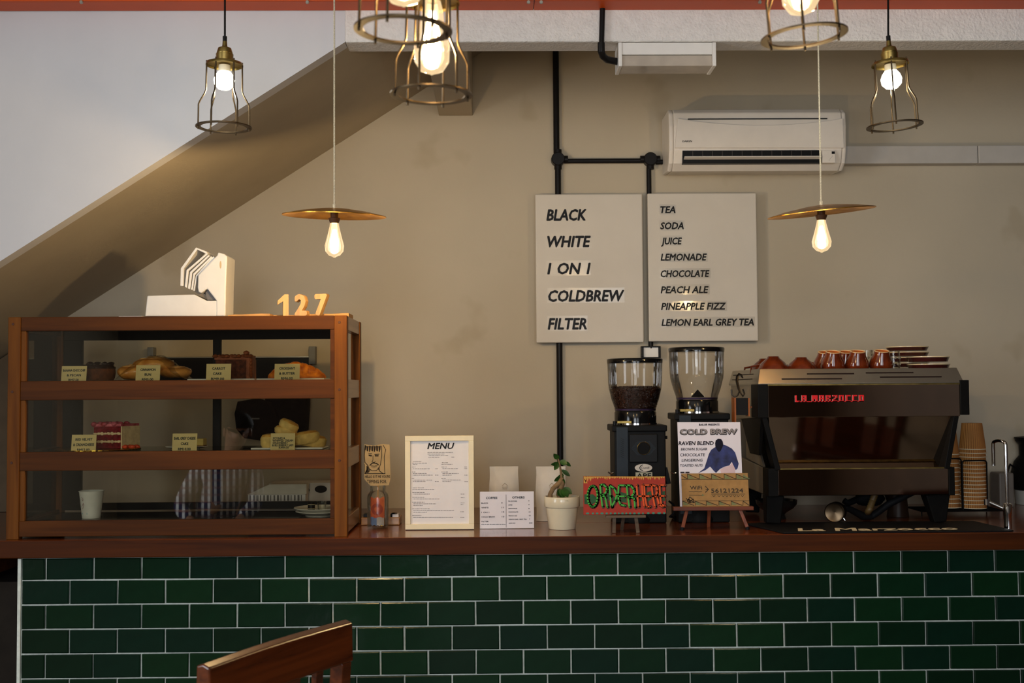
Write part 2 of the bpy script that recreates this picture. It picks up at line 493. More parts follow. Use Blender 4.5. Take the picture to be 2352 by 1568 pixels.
while True:
    z1 = zg0 - (row - 1) * PZ if row else 0.992
    z0 = zg0 - row * PZ
    if z0 < 0.0 and row: break
    off = 0.0 if row % 2 == 0 else 0.5
    h = z1 - z0
    k0 = math.ceil((gx0 - xa) / PX - off - 1)
    k = k0
    while True:
        c0 = xa + (k + off) * PX; c1 = c0 + PX; k += 1
        if c0 > gx1 - 0.02: break
        c0 = max(c0, gx0 + 0.006)
        if c1 - c0 < 0.02: continue
        c1 = min(c1, gx1)
        if c1 - c0 < PX - 0.004 or row == 0:
            me = tile_mesh(c1 - c0 - 0.0052, h - 0.0052, M_tile[rt.randrange(4)], rt.randrange(999))
        else: me = TM[rt.randrange(8)]
        o = bpy.data.objects.new('tile', me); COL.objects.link(o); o.parent = base
        o.location = ((c0 + c1) / 2 + rt.uniform(-0.0005, 0.0005), 0.0 - rt.uniform(0, 0.001), (z0 + z1) / 2 + rt.uniform(-0.0005, 0.0005))
        o.rotation_euler = (rt.uniform(-0.006, 0.006), rt.uniform(-0.002, 0.002), rt.uniform(-0.006, 0.006))
    row += 1
MB().box(gx0 - 0.006, gx0 + 0.0045, -0.006, 0.02, 0, 0.99).build('corner_bead', M_grout, base, bevel=0.001)

MB().box(-2.04, gx0 - 0.03, 0.10, 0.70, 0, 0.90).build('void_shade_box', mat('dark_void_shade', (34, 28, 22), rough=0.8, var=0.1, spec=0.2), base)  # added dark box standing in for the shade in the void below
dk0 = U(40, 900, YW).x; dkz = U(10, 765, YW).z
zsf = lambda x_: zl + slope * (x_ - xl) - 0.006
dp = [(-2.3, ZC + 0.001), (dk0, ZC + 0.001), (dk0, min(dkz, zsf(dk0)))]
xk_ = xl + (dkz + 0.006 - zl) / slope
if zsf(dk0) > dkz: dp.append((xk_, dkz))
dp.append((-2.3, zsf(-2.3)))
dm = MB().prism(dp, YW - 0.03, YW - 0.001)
struct('wall_shade_panel', dm, mat('brown_stair_shade', (104, 86, 64), rough=0.6, var=0.06))  # added panel, its brown stands in for stair shade on the wall
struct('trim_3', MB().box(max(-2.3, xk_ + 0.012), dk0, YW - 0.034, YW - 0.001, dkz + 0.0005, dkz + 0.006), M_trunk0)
ct = thing('countertop', 'long glossy red brown wooden countertop above the green tiles', 'countertop', (0, 0, ZC))
ye = -0.03
ys1 = G(1300, 1200).y
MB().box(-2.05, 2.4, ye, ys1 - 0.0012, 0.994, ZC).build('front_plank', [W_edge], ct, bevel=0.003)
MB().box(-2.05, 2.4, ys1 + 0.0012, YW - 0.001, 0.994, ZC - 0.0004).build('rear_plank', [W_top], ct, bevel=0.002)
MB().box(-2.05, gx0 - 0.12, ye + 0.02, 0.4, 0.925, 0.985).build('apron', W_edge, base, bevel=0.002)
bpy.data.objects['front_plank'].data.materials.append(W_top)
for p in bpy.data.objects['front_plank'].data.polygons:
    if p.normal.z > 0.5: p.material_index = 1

# ================================================================== DISPLAY CABINET
YC = 0.0
dc = 0.41
cab = thing('display_cabinet', 'three tier teak and glass pastry display cabinet on the counter', 'cabinet', (U(400, 1240, YC).x, YC + dc / 2, ZC))
c0 = U(16, 980, YC).x; c1 = U(797, 980, YC).x
zof = lambda py, px=400, Y=YC: U(px, py, Y).z
ztop = zof(726)
pw = 0.040
pwr = U(797, 980, YC).x - U(768, 980, YC).x
YB = YC + dc
posts = [(c0, c0 + pw, YC, YC + 0.036), (c1 - pwr, c1, YC, YC + 0.036), (c0, c0 + pw, YB - 0.036, YB), (c1 - pwr, c1, YB - 0.036, YB)]
for q in posts:
    pst = MB().box(q[0], q[1], q[2], q[3], ZC, ztop).build('post', W_post, cab, bevel=0.002)
    if q[2] == YC:
        for py in (742, 897, 1060):
            MB().lathe([(0, -0.0008), (0.004, -0.0008), (0.0045, 0.0005), (0, 0.0005)], ((q[0] + q[1]) / 2 - 0.004, YC - 0.0005, zof(py)), 10, axis='y').build('peg', mat('dark_peg', (70, 34, 12), rough=0.6), pst)
rails = [(726, 758), (873, 917), (1036, 1079), (1194, 1230)]
for a, b in rails:
    MB().box(c0 + pw, c1 - pwr, YC + 0.003, YC + 0.033, zof(b), zof(a)).build('front_rail', W_rail, cab, bevel=0.002)
# stiles (bead) beside the posts
for a, b in ((758, 873), (917, 1036), (1079, 1194)):
    MB().box(c0 + pw, c0 + pw + 0.016, YC + 0.006, YC + 0.030, zof(b), zof(a)).build('stile', W_post, cab, bevel=0.001)
    MB().box(c1 - pwr - 0.014, c1 - pwr, YC + 0.006, YC + 0.030, zof(b), zof(a)).build('stile', W_rail, cab, bevel=0.001)
for (xa_, xb_) in ((c0 + 0.004, c0 + 0.034), (c1 - 0.034, c1 - 0.003)):
    for a, b in rails:
        MB().box(xa_, xb_, YC + 0.036, YB - 0.036, zof(b), zof(a)).build('side_rail', W_side if xb_ > 0.0 or xa_ > c0 + 0.1 else W_rail, cab, bevel=0.0015)
    for a, b in ((758, 873), (917, 1036), (1079, 1194)):
        xm = (xa_ + xb_) / 2
        MB().box(xm - 0.002, xm + 0.002, YC + 0.036, YB - 0.036, zof(b), zof(a)).build('side_pane', G_pane, cab)
for a, b in ((758, 873), (917, 1036), (1079, 1194)):
    MB().box(c0 + pw + 0.001, c1 - pwr - 0.001, YC + 0.016, YC + 0.020, zof(b), zof(a)).build('front_pane', G_pane, cab)
MB().box(c0 + 0.01, c1 - 0.01, YC + 0.03, YB, ztop - 0.016, ztop - 0.004).build('top_board', W_rail, cab)
M_navy = mat('dark_navy_frame', (17, 19, 24), rough=0.6, spec=0.2, var=0.05)
zs1 = zof(874); zs2 = zof(1037); zs3 = zof(1200)
G_shelf = glass('shelf_glass', (0.84, 0.86, 0.80), 1.0)
MB().box(c0 + 0.036, c1 - 0.036, YC + 0.034, YB - 0.03, zs1 - 0.006, zs1).build('glass_shelf', G_shelf, cab)
MB().box(c0 + 0.036, c1 - 0.036, YC + 0.034, YB - 0.03, zs2 - 0.006, zs2).build('glass_shelf', G_shelf, cab)
MB().box(c0 + 0.036, c1 - 0.036, YC + 0.034, YB - 0.02, zs3 - 0.012, zs3).build('floor_board', mat('glossy_dark_floor_board', (40, 34, 28), rough=0.08, var=0.05), cab)
# sliding back door frame: dark, three uprights and rails
bl = U(166, 900, YB - 0.02).x; br = c1 - pwr
for xa_, xb_ in ((c0 + pw, U(190, 900, YB - 0.02).x), (U(490, 900, YB - 0.02).x, U(508, 900, YB - 0.02).x)):
    MB().box(xa_, xb_, YB - 0.030, YB - 0.012, zof(1166, 400, YB), ztop - 0.018).build('back_stile', M_navy, cab, bevel=0.001)
for a, b in ((760, 781), (1152, 1168)):
    MB().box(c0 + pw, br, YB - 0.032, YB - 0.010, zof(b, 400, YB), zof(a, 400, YB)).build('back_rail', M_navy, cab, bevel=0.001)

# price cards standing behind the front panes
M_cw = [M_card, M_pen]
def price_card(px0, px1, py0, py1, zs, lines, lab):
    y = YC + 0.046
    p = pl(y)
    x0, _ = p(px0, py1); x1, z1 = p(px1, py0)
    z0 = zs + 0.0005; z1 = z0 + (py1 - py0) * mpp(y)
    t = thing('price_card', lab, 'price card', ((x0 + x1) / 2, y, z0), group='handwritten price cards in the display cabinet')
    m = MB().prismx([(y, z0), (y + 0.001, z0), (y + 0.009, z1), (y + 0.008, z1)], x0, x1)
    m.prismx([(y + 0.001, z0), (y + 0.024, z0), (y + 0.024, z0 + 0.0008), (y + 0.001, z0 + 0.0008)], x0, x1)
    m.build('card', M_card, t)
    m = MB()
    n = len(lines); h = z1 - z0
    for i, (st, dx, w) in enumerate(lines):
        zz = z1 - h * (0.30 + i * (0.62 / max(2, n - 1)) * (0.9 if n > 3 else 1)) if n > 2 else z1 - h * (0.4 + 0.3 * i)
        sz = h * (0.21 if n <= 3 else 0.17)
        m.text(st, (x0 + x1) / 2 + dx * (x1 - x0), zz - 0.003, sz, 0, align='C', width=w * (x1 - x0), bold=sz * 0.03)
    hh = h
    m.v = [Vector((v.x, y - 0.0006 + (v.z - z0) / hh * 0.008, v.z)) for v in m.v]
    m.build('handwriting', M_pen, t)
price_card(140, 198, 838, 873, zs1, [('BANANA CHOC CHIP', 0, .88), ('& PECAN', 0, .56), ('RM7.50', 0, .40)], 'cream price card reading banana choc chip and pecan')
price_card(311, 367, 837, 873, zs1, [('CINNAMON', 0, .62), ('BUN', 0, .26), ('RM5.00', 0, .46)], 'cream price card reading cinnamon bun, before the wrapped buns')
price_card(473, 530, 833, 871, zs1, [('CARROT', 0, .52), ('CAKE', -.05, .34), ('RM9.00', -.03, .52)], 'cream price card reading carrot cake on the top shelf')
price_card(630, 688, 833, 870, zs1, [('CROISSANT', 0, .62), ('& BUTTER', 0, .62), ('RM6.00', 0, .46)], 'cream price card reading croissant and butter')
price_card(163, 220, 996, 1034, zs2, [('RED VELVET', 0, .68), ('& CREAMCHEESE', 0, .84), ('RM12.00', 0, .5)], 'cream price card reading red velvet and creamcheese')
price_card(395, 452, 994, 1033, zs2, [('EARL GREY CHEESE', 0, .86), ('CAKE', 0, .3), ('RM10.00', 0, .5)], 'cream price card reading earl grey cheese cake')
price_card(621, 677, 992, 1030, zs2, [('SCONES &', -.16, .5), ('WHIPPED CREAM', 0, .84), ('STRAWBERRY', -.1, .62), ('& BLUEBERRY JAM', 0, .86), ('RM9.00', .05, .4)], 'cream price card reading scones and whipped cream')

# plates and boards
def slab(name, lab, cat, px0, px1, Y, zs, m, th=0.005, rx=None, rim=0.004):
    p = pl(Y); xa_ = p(px0, 870)[0]; xb_ = p(px1, 870)[0]; cx = (xa_ + xb_) / 2; r = (xb_ - xa_) / 2
    ry = rx or min(r, 0.10)
    b = MB().box(-r, r, -ry, ry, 0, th)
    o = b.build(name, m, None, bevel=0.002)
    o.location = (cx, Y, zs + 0.0005)
    return tag(o, lab, cat), cx, r
def dish(name, lab, cat, cx, cy, zs, r, m, h=0.012, group=None, foot=0.6):
    b = MB().lathe([(0, 0.0), (r * foot, 0.0), (r * foot, 0.002), (r * 0.75, h * 0.35), (r, h), (r * 0.99, h + 0.0018), (r * 0.74, h * 0.45 + 0.002), (0, 0.0045)], (0, 0, 0), 40)
    o = b.build(name, m, None, smooth=True)
    o.location = (cx, cy, zs + 0.0004)
    return tag(o, lab, cat, group)
M_slate = mat('slate_board', (26, 25, 26), rough=0.6, var=0.1)
Y1 = YC + 0.17
slab('serving_board', 'black slate serving board under the banana chocolate cake', 'serving board', 106, 296, Y1, zs1, M_slate, 0.004, 0.085)
slab('serving_board', 'black slate serving board under the wrapped cinnamon buns', 'serving board', 300, 436, Y1, zs1, M_slate, 0.004, 0.085)
slab('cake_plate', 'flat white rectangular plate under the carrot cake', 'plate', 443, 595, Y1, zs1, M_porc, 0.006, 0.075)
slab('cake_plate', 'flat white rectangular plate under the croissant', 'plate', 599, 752, Y1, zs1, M_porc, 0.006, 0.075)
def cx_of(px, Y, py=860): return U(px, py, Y).x
M_cakeb = mat('baked_brown_cake', (112, 60, 26), rough=0.8, var=0.2, scale=70, bump=0.5, bscale=160)
M_choc = mat('chocolate_glaze', (44, 22, 20), rough=0.15, var=0.2, scale=60, bump=0.5, bscale=90, coat=0.5)
M_bun = mat('golden_bun_crust', (232, 166, 84), rough=0.35, var=0.1, scale=22, var2=(186, 112, 44), bump=0.2, coat=0.3)
M_bread = mat('pale_scone', (228, 196, 116), rough=0.75, var=0.1, scale=40, bump=0.4, bscale=120)
M_scrust = mat('scone_crust', (198, 140, 52), rough=0.6, var=0.15, scale=40, var2=(226, 186, 96), bump=0.3)
k1 = mpp(Y1)
# banana chocolate loaf
zb1 = zs1 + 0.0046
cx = cx_of(226, Y1)
t = thing('banana_chocolate_cake', 'round banana chocolate cake with a shiny dark chocolate top', 'cake', (cx, Y1, zb1))
rr = 38 * k1
MB().lathe([(0, 0), (rr * 0.86, 0), (rr * 0.95, 0.008), (rr, 0.024), (rr * 0.97, 28 * k1), (0, 30 * k1)], (cx, Y1, zb1), 30).build('sponge', M_cakeb, t, smooth=True)
b = MB().lathe([(rr * 0.98, 26 * k1), (rr * 1.0, 30 * k1), (rr * 0.92, 35 * k1), (rr * 0.5, 38 * k1), (0, 38.5 * k1)], (cx, Y1, zb1), 30)
for i in range(9):
    a = i * 2.4; q = rr * 0.25 * math.sqrt(i)
    b.blob((cx + q * math.cos(a), Y1 + q * math.sin(a), zb1 + 37 * k1), (0.012, 0.01, 0.007), 8, 6, noise=0.15, seed=i)
b.build('chocolate_top', M_choc, t, smooth=True)
# cinnamon buns in film
Yb = Y1
bl_ = [(312, 858, 42, 26, 'lower bun behind the cinnamon bun card'), (405, 855, 36, 20, 'wrapped cinnamon bun at the lower end, clear of its price card'), (355, 838, 47, 26, 'topmost wrapped cinnamon bun of the pile')]
bl_lab = ['wrapped cinnamon bun at the low end beside the banana chocolate cake', bl_[1][4], bl_[2][4]]
for i, (px, py, w, h, lab) in enumerate(bl_):
    p = U(px, py, Yb); hw = w * k1 / 1.0; hh = h * k1 * 0.72
    zc = max(p.z, zb1 + hh * 0.9)
    t = thing('cinnamon_bun', bl_lab[i], 'bun', (p.x, Yb, zc - hh), group='cinnamon buns under film')
    b = MB().blob((p.x, Yb, zc), (hw, 0.055, hh), 24, 14, noise=0.05, seed=i + 3, flat=-hh * 0.85)
    b.build('bun', M_bun, t, smooth=True)
    sp = []
    for q in range(40):
        a = q * 0.36; r_ = 0.9 - q / 40 * 0.85
        xx = math.cos(a) * r_; yy = math.sin(a) * r_
        zz = math.sqrt(max(0, 1 - (xx * xx + yy * yy) * 0.96))
        sp.append((p.x + xx * hw, Yb + yy * 0.055, zc + zz * hh * 1.0))
    MB().tube(sp, 0.0022, 5).build('glaze_swirl', mat('icing_glaze', (226, 176, 110), rough=0.2, coat=0.5), t, smooth=True)
b = MB()
fp = [(272, 872), (290, 850), (318, 826), (345, 816), (375, 816), (398, 828), (420, 850), (441, 872)]
ring = []
for px, py in fp:
    q = U(px, py, Yb); ring.append((q.x, max(q.z, zb1 + 0.0005)))
vs = []; fs = []
n = len(ring)
for yy, s in ((-0.075, 0.55), (-0.066, 0.80), (0, 1.0), (0.066, 0.8), (0.075, 0.55)):
    for x, z in ring: vs.append((cx_of(357, Yb) + (x - cx_of(357, Yb)) * (0.9 if s < 1 else 1.02), Yb + yy, zb1 + (z - zb1) * s + 0.001 * math.sin(x * 300)))
for j in range(4):
    for i in range(n - 1): fs.append((j*n+i, (j+1)*n+i, (j+1)*n+i+1, j*n+i+1))
b.add(vs, fs)
o = b.build('cling_film', G_film, None, smooth=True); tag(o, 'clear cling film stretched over the cinnamon buns', 'film')
# carrot cake wedge
zp = zs1 + 0.0066
t = thing('carrot_cake', 'tall dark brown slice of carrot cake with rough frosting', 'cake', (cx_of(535, Y1), Y1, zp))
p = pl(Y1 - 0.03)
x0, z1 = p(495, 826); x1, _ = p(566, 826)
MB().prismx([(Y1 - 0.03, zp), (Y1 + 0.05, zp), (Y1 + 0.05, z1), (Y1 - 0.03, z1)], x0, x1).build('sponge', mat('carrot_sponge', (84, 40, 20), rough=0.9, var=0.25, scale=90, bump=0.6, bscale=200), t)
M_frost = mat('brown_frosting', (136, 70, 30), rough=0.55, var=0.15, scale=60, bump=0.8, bscale=110)
b = MB().box(x0 - 0.003, x1 + 0.014, Y1 - 0.032, Y1 + 0.053, z1, z1 + 10 * k1).box(x1, x1 + 0.016, Y1 - 0.032, Y1 + 0.053, zp, z1)
for i in range(10):
    b.blob((x0 + (x1 + 0.014 - x0) * i / 9, Y1 - 0.03 + 0.006 * math.sin(i * 2), z1 + 8 * k1), (0.010, 0.012, 0.006), 8, 6, noise=0.2, seed=i)
for i in range(6):
    b.blob((x1 + 0.015, Y1 - 0.028, zp + 0.008 + (z1 - zp) * i / 6), (0.006, 0.010, 0.008), 8, 6, noise=0.2, seed=i + 20)
b.blob((x1 - 0.002, Y1 - 0.02, z1 + 15 * k1), (0.010, 0.012, 0.008), 10, 6, noise=0.2, seed=40)
b.build('frosting', M_frost, t, smooth=True, ang=60)
# croissant
cxx = cx_of(680, Y1); zc = zp
t = thing('croissant', 'golden crescent croissant with ridged crust on a white plate', 'croissant', (cxx, Y1, zc))
N = 46; pts = []; rs = []
L = 66 * k1
for i in range(N):
    s_ = -1 + 2 * i / (N - 1)
    r_ = 0.026 * (max(0.0, 1 - abs(s_) ** 1.7)) ** 0.75 + 0.003
    seg = (abs(s_) * 4.6) % 1.0
    r_ *= 0.90 + 0.13 * (1 - seg)
    pts.append((cxx + s_ * L, Y1 - 0.01 + 0.03 * s_ * s_, zc + r_ * 0.95)); rs.append(r_)
MB().tube(pts, rs, 14).build('crust', mat('croissant_crust', (222, 134, 36), rough=0.35, var=0.15, scale=45, var2=(150, 72, 14), coat=0.3), t, smooth=True, ang=30)

# second shelf
Y2 = YC + 0.15; k2 = mpp(Y2); zq = zs2 + 0.0005
xc = cx_of(226, Y2, 1022); rp = 91 * k2
b = MB().lathe([(0, 0), (rp * 0.95, 0), (rp, 0.002), (rp, 0.0035), (0, 0.0035)], (0, 0, 0), 44)
for i in range(44):
    a = 2 * math.pi * i / 44; b.blob((rp * math.cos(a), rp * math.sin(a), 0.0025), (0.004, 0.004, 0.0022), 6, 4)
o = b.build('cake_board', mat('gold_foil', (220, 178, 60), rough=0.25, metal=1, var=0.05), None, smooth=True); o.location = (xc, Y2, zq); tag(o, 'round gold cake board under the red velvet slice', 'cake board')
zq2 = zq + 0.0045
t = thing('red_velvet_cake', 'slice of layered red velvet cake with cream and pink topping', 'cake', (cx_of(255, Y2, 1000), Y2, zq2))
yf = Y2 - 0.03
p = pl(yf)
x0 = p(215, 1000)[0]; x1 = p(277, 1000)[0]; xb = p(300, 1000)[0]
M_rv = mat('red_velvet_sponge', (120, 20, 34), rough=0.9, var=0.2, scale=90, bump=0.6, bscale=220)
M_cc = mat('cream_cheese', (232, 210, 168), rough=0.6, var=0.08, scale=60, bump=0.4, bscale=120)
M_pink = mat('pink_icing', (206, 110, 128), rough=0.5, var=0.2, scale=40, var2=(150, 40, 46), bump=0.5, bscale=120)
H = (1024 - 968) * k2
hs = H / 3.35
wedge = lambda z0, z1, e=0.0: [(x0 - e, yf, z0), (x1 + e, yf, z0), (xb + e, yf + 0.09, z0), (x0 + 0.02 - e, yf + 0.09, z0), (x0 - e, yf, z1), (x1 + e, yf, z1), (xb + e, yf + 0.09, z1), (x0 + 0.02 - e, yf + 0.09, z1)]
BF = [(0,3,2,1),(4,5,6,7),(0,1,5,4),(1,2,6,5),(2,3,7,6),(3,0,4,7)]
for i in range(3):
    z0 = zq2 + i * hs * 1.08
    MB().add(wedge(z0, z0 + hs * 0.86), BF)
    b = MB(); b.add(wedge(z0, z0 + hs * 0.86), BF); b.build('sponge_layer', M_rv, t, bevel=0.002)
    if i < 2:
        b = MB(); b.add(wedge(z0 + hs * 0.86, z0 + hs * 1.08, 0.0), BF)
        for q in range(8): b.blob((x0 + (x1 - x0) * (q + 0.5) / 8, yf - 0.0005, z0 + hs * 0.97), (0.007, 0.003, 0.0035 + 0.001 * (q % 3)), 8, 5, noise=0.2, seed=q + i * 9)
        b.build('cream_layer', M_cc, t, smooth=True, ang=50)
z0 = zq2 + hs * 3.02
b = MB(); b.add(wedge(z0, z0 + hs * 0.34, 0.001), BF)
for q in range(9): b.blob((x0 + (x1 - x0) * q / 8, yf + 0.004 + 0.03 * (q % 3), z0 + hs * 0.30), (0.011, 0.012, 0.008), 8, 6, noise=0.2, seed=q + 50)
b.build('pink_topping', M_pink, t, smooth=True, ang=60)
b = MB()
b.add([(x1 + 0.001, yf, zq2), (x1 + 0.004, yf, zq2), (xb + 0.004, yf + 0.09, zq2), (xb + 0.001, yf + 0.09, zq2), (x1 + 0.001, yf, z0), (x1 + 0.004, yf, z0), (xb + 0.004, yf + 0.09, z0), (xb + 0.001, yf + 0.09, z0)], BF)
b.build('cream_side', M_cc, t)
for i in range(4):
    q = U(289 + i * 8, 1018 - (i % 2) * 3, yf)
    b = MB().blob((q.x, yf - 0.005 + 0.012 * (i % 2), zq2 + 0.0065), (0.011, 0.008, 0.0065), 10, 7, noise=0.12, seed=i, flat=-0.006)
    tag(b.build('strawberry_piece', mat('strawberry_flesh', (214, 78, 44), rough=0.35, var=0.15, scale=60), None, smooth=True),
        ['orange red strawberry piece touching the cream side of the red velvet slice', 'second orange red strawberry piece out from the red velvet slice', 'third orange red strawberry piece out from the red velvet slice', 'outermost orange red strawberry piece on the gold board'][i], 'strawberry', 'strawberry pieces on the gold board')
xe = cx_of(424, Y2, 1022)
dish('cake_plate', 'white round plate behind the earl grey cheese cake card', 'plate', xe, Y2 + 0.03, zs2, 48 * k2, M_porc, 0.008)
t = thing('cheesecake_slice', 'pale yellow cheesecake slice hidden behind the earl grey card', 'cake', (cx_of(448, Y2 + 0.02, 1015), Y2 + 0.02, zs2 + 0.006))
q0 = cx_of(425, Y2 + 0.02, 1015); q1 = cx_of(470, Y2 + 0.02, 1015); zc0 = zs2 + 0.0062
M_cheese = mat('cheesecake', (216, 192, 110), rough=0.6, var=0.06, scale=40)
MB().prism([(q0, zc0 + 0.006), (q1, zc0 + 0.006), (q1, zc0 + 20 * k2), (q0, zc0 + 18 * k2)], Y2, Y2 + 0.05).build('filling', M_cheese, t, bevel=0.002)
MB().prism([(q0, zc0), (q1, zc0), (q1, zc0 + 0.006), (q0, zc0 + 0.006)], Y2, Y2 + 0.05).build('biscuit_base', M_cakeb, t)
slab('cake_plate', 'flat white rectangular plate under the pile of scones', 'plate', 586, 748, Y2, zs2, M_porc, 0.006, 0.07)
zp2 = zs2 + 0.0066
sc = [(622, 1010, 23, 15, 0, 'scone lowest at the end by the scones price card'), (717, 1015, 33, 13, -6, 'lowest flat scone at the cabinet post end of the pile'),
      (655, 1010, 26, 16, 0, 'lower scone hidden behind the scones price card'), (702, 1004, 32, 14, 10, 'scone lying tilted over the lowest flat scone'), (657, 987, 26, 10, -6, 'scone just under the topmost scone'), (664, 976, 23, 11, -26, 'topmost tilted scone of the pile')]
Ysc = [Y2 - 0.02, Y2 + 0.02, Y2 + 0.02, Y2 - 0.01, Y2 + 0.015, Y2 + 0.01]
for i, (px, py, w, h, tl, lab) in enumerate(sc):
    p = U(px, py, Ysc[i]); rr = w * k2; hh = h * k2
    zz = p.z
    if i in (0, 1, 2): zz = zp2 + hh * (1.0 if i != 1 else 1.05)
    t = thing('scone', lab, 'scone', (p.x, Ysc[i], zz), (0, R(-tl), 0), group='scones piled on the middle shelf')
    b = MB().lathe([(0, -hh), (rr * 0.85, -hh), (rr * 0.98, -hh * 0.6), (rr, 0.0), (rr * 1.02, hh * 0.25), (rr * 0.93, hh * 0.55)], n=26)
    b.build('crumb', M_bread, t, smooth=True, local=True)
    b = MB().lathe([(rr * 0.93, hh * 0.55), (rr * 0.8, hh * 0.85), (rr * 0.4, hh), (0, hh * 1.02)], n=26)
    b.build('top_crust', M_scrust, t, smooth=True, local=True)

# bottom tier: paper cup and plates
Yd = YC + 0.16; kd = mpp(Yd)
def paper_cup(lab, cx, cy, z, h, rb, rtp):
    t = thing('paper_cup', lab, 'cup', (cx, cy, z))
    MB().lathe([(0, 0.004), (rb, 0.004), (rb, 0), (rtp, h), (rtp - 0.001, h), (rb - 0.001, 0.006), (0, 0.006)], n=36).build('body', mat('white_cup_paper', (226, 228, 224), rough=0.5), t, smooth=True, local=True)
    MB().tube([(rtp * math.cos(a * math.pi / 18), rtp * math.sin(a * math.pi / 18), h) for a in range(36)], 0.0016, 6, closed=True).build('rolled_rim', mat('white_cup_paper', (226, 228, 224)), t, smooth=True, local=True)
    b = MB()
    for st in ([(-0.1, .80), (-0.02, .74)], [(-0.08, .72), (-.02, .66), (.0, .74)], [(-.1, .45), (.0, .58), (.04, .50), (-.04, .52)], [(-.06, .36), (.02, .48)]):
        b.stroke([(rb * 1.1 * (q[0] - 0.25) * 2.0, q[1] * h) for q in st], 0.0012, 0)
    b.v = [Vector((v.x, -(math.sqrt(max(1e-6, (rb + (rtp - rb) * v.z / h + 0.0006) ** 2 - v.x ** 2))), v.z)) for v in b.v]
    b.build('red_doodle', mat('dull_red_ink', (130, 56, 66), rough=0.6), t, local=True)
    b = MB().rect(-rb * 0.75, -rb * 0.1, h * 0.16, h * 0.22, 0)
    b.v = [Vector((v.x, -(math.sqrt(max(1e-6, (rb + (rtp - rb) * v.z / h + 0.0006) ** 2 - v.x ** 2))), v.z)) for v in b.v]
    b.build('blue_mark', mat('pale_blue_ink', (120, 176, 196), rough=0.6), t, local=True)
q = U(210, 1166, Yd)
paper_cup('white paper cup with red and blue marks inside the cabinet', q.x, Yd, zs3 + 0.0005, 61 * kd, 20 * kd, 27 * kd)
Yp = YC + 0.14; kp = mpp(Yp); xp = cx_of(738, Yp, 1170)
dish('dinner_plate', 'lower white porcelain plate in the cabinet bottom', 'plate', xp - 0.012, Yp + 0.05, zs3, 0.082, M_porc, 0.014)
dish('dinner_plate', 'upper white porcelain plate holding a black tub and a tumbler', 'plate', xp - 0.012, Yp + 0.05, zs3 + 0.0075, 0.088, M_porc, 0.018)
q = U(711, 1150, Yp)
t = thing('black_tub', 'small black tub with pale bands on the white plate', 'tub', (q.x, Yp + 0.04, zs3 + 0.0125))
hb = 0.034
MB().lathe([(0, 0), (0.0115, 0), (0.0125, hb * 0.9), (0.010, hb), (0, hb)], n=20).build('body', M_black, t, smooth=True, local=True)
for zz in (0.35, 0.75):
    MB().lathe([(0.0122, hb * (zz - .04)), (0.0128, hb * (zz - .04)), (0.0128, hb * (zz + .04)), (0.0122, hb * (zz + .04))], n=20).build('pale_band', mat('pale_band', (170, 160, 130)), t, smooth=True, local=True)
q = U(734, 1150, Yp)
t = MB().lathe([(0, 0), (0.013, 0), (0.0165, 0.034), (0.0155, 0.034), (0.012, 0.003), (0, 0.003)], n=24).build('glass_tumbler', G_clear, None, smooth=True)
t.location = (q.x, Yp + 0.05, zs3 + 0.0125); tag(t, 'small clear glass tumbler beside the black tub', 'glass')

# behind the cabinet: cartons on the counter, shelf and dark bag on the wall
Yk = YC + 0.60
p = pl(Yk)
x0, z0 = p(618, 1150); x1, z1 = p(775, 1108)
t = thing('white_carton', 'white carton with two dark oval holes behind the cabinet', 'box', ((x0 + x1) / 2, Yk + 0.06, ZC))
MB().box(x0, x1, Yk, Yk + 0.12, ZC, z1).build('body', M_paper, t, bevel=0.002)
for px, py in ((697, 1125), (737, 1123)):
    q = p(px, py)
    MB().disc(q, 14 * mpp(Yk), Yk - 0.0006, 20, rz=8.5 * mpp(Yk)).build('oval_hole', M_ink, t)
Yt = Yk - 0.08; p = pl(Yt)
xa_, za_ = p(566, 1134); xb_, zb_ = p(704, 1148); xc_, zc_ = p(612, 1112)
t = thing('cake_tray', 'white lidded tray with a striped rim in front of the carton', 'tray', ((xa_ + xb_) / 2, Yt + 0.03, ZC))
MB().box(xa_ + 0.006, xb_ - 0.004, Yt, Yt + 0.06, ZC, za_ - 0.003).build('body', M_paper, t)
MB().prism([(xa_, za_ - 0.003), (xb_, za_ - 0.003), (xb_, zc_), (xc_ + 0.01, zc_)], Yt + 0.004, Yt + 0.055).build('lid', mat('frosted_lid', (206, 198, 184), rough=0.4), t, bevel=0.002)
b = MB()
for i in range(16):
    xx = xa_ + 0.012 + i * (xb_ - xa_ - 0.02) / 16
    b.rect(xx, xx + 0.0035 + 0.002 * (i % 3), za_ - 0.026, za_ - 0.005, Yt - 0.0006)
b.build('stripes', M_grey, t)
p = pl(YW - 0.02)
x0, z1 = p(330, 820); x1, z0 = p(716, 884)
t = thing('wall_shelf', 'black wall rail with grey end brackets seen through the cabinet', 'shelf', ((x0 + x1) / 2, YW, z0))
MB().box(x0, x1, YW - 0.03, YW - 0.002, z0, z1 - 0.006).build('panel', M_black, t, bevel=0.002)
MB().box(x0, x1, YW - 0.035, YW - 0.002, z1 - 0.006, z1).build('chrome_edge', M_steel, t, bevel=0.001)
for a, b_ in (((338, 797), (352, 822)), ((709, 795), (724, 836))):
    u0 = pl(YW - 0.045)(a[0], b_[1]); u1 = pl(YW - 0.045)(b_[0], a[1])
    MB().box(u0[0], u1[0], YW - 0.045, YW - 0.001, u0[1], u1[1]).build('bracket', mat('grey_plastic', (120, 122, 124), rough=0.5), t, bevel=0.002)
Yg = YW - 0.11
p = pl(Yg - 0.05)
t = thing('hanging_bag', 'black brown cloth bag hanging below the wall rail', 'bag', (p(620, 915)[0], Yg, p(620, 1010)[1]))
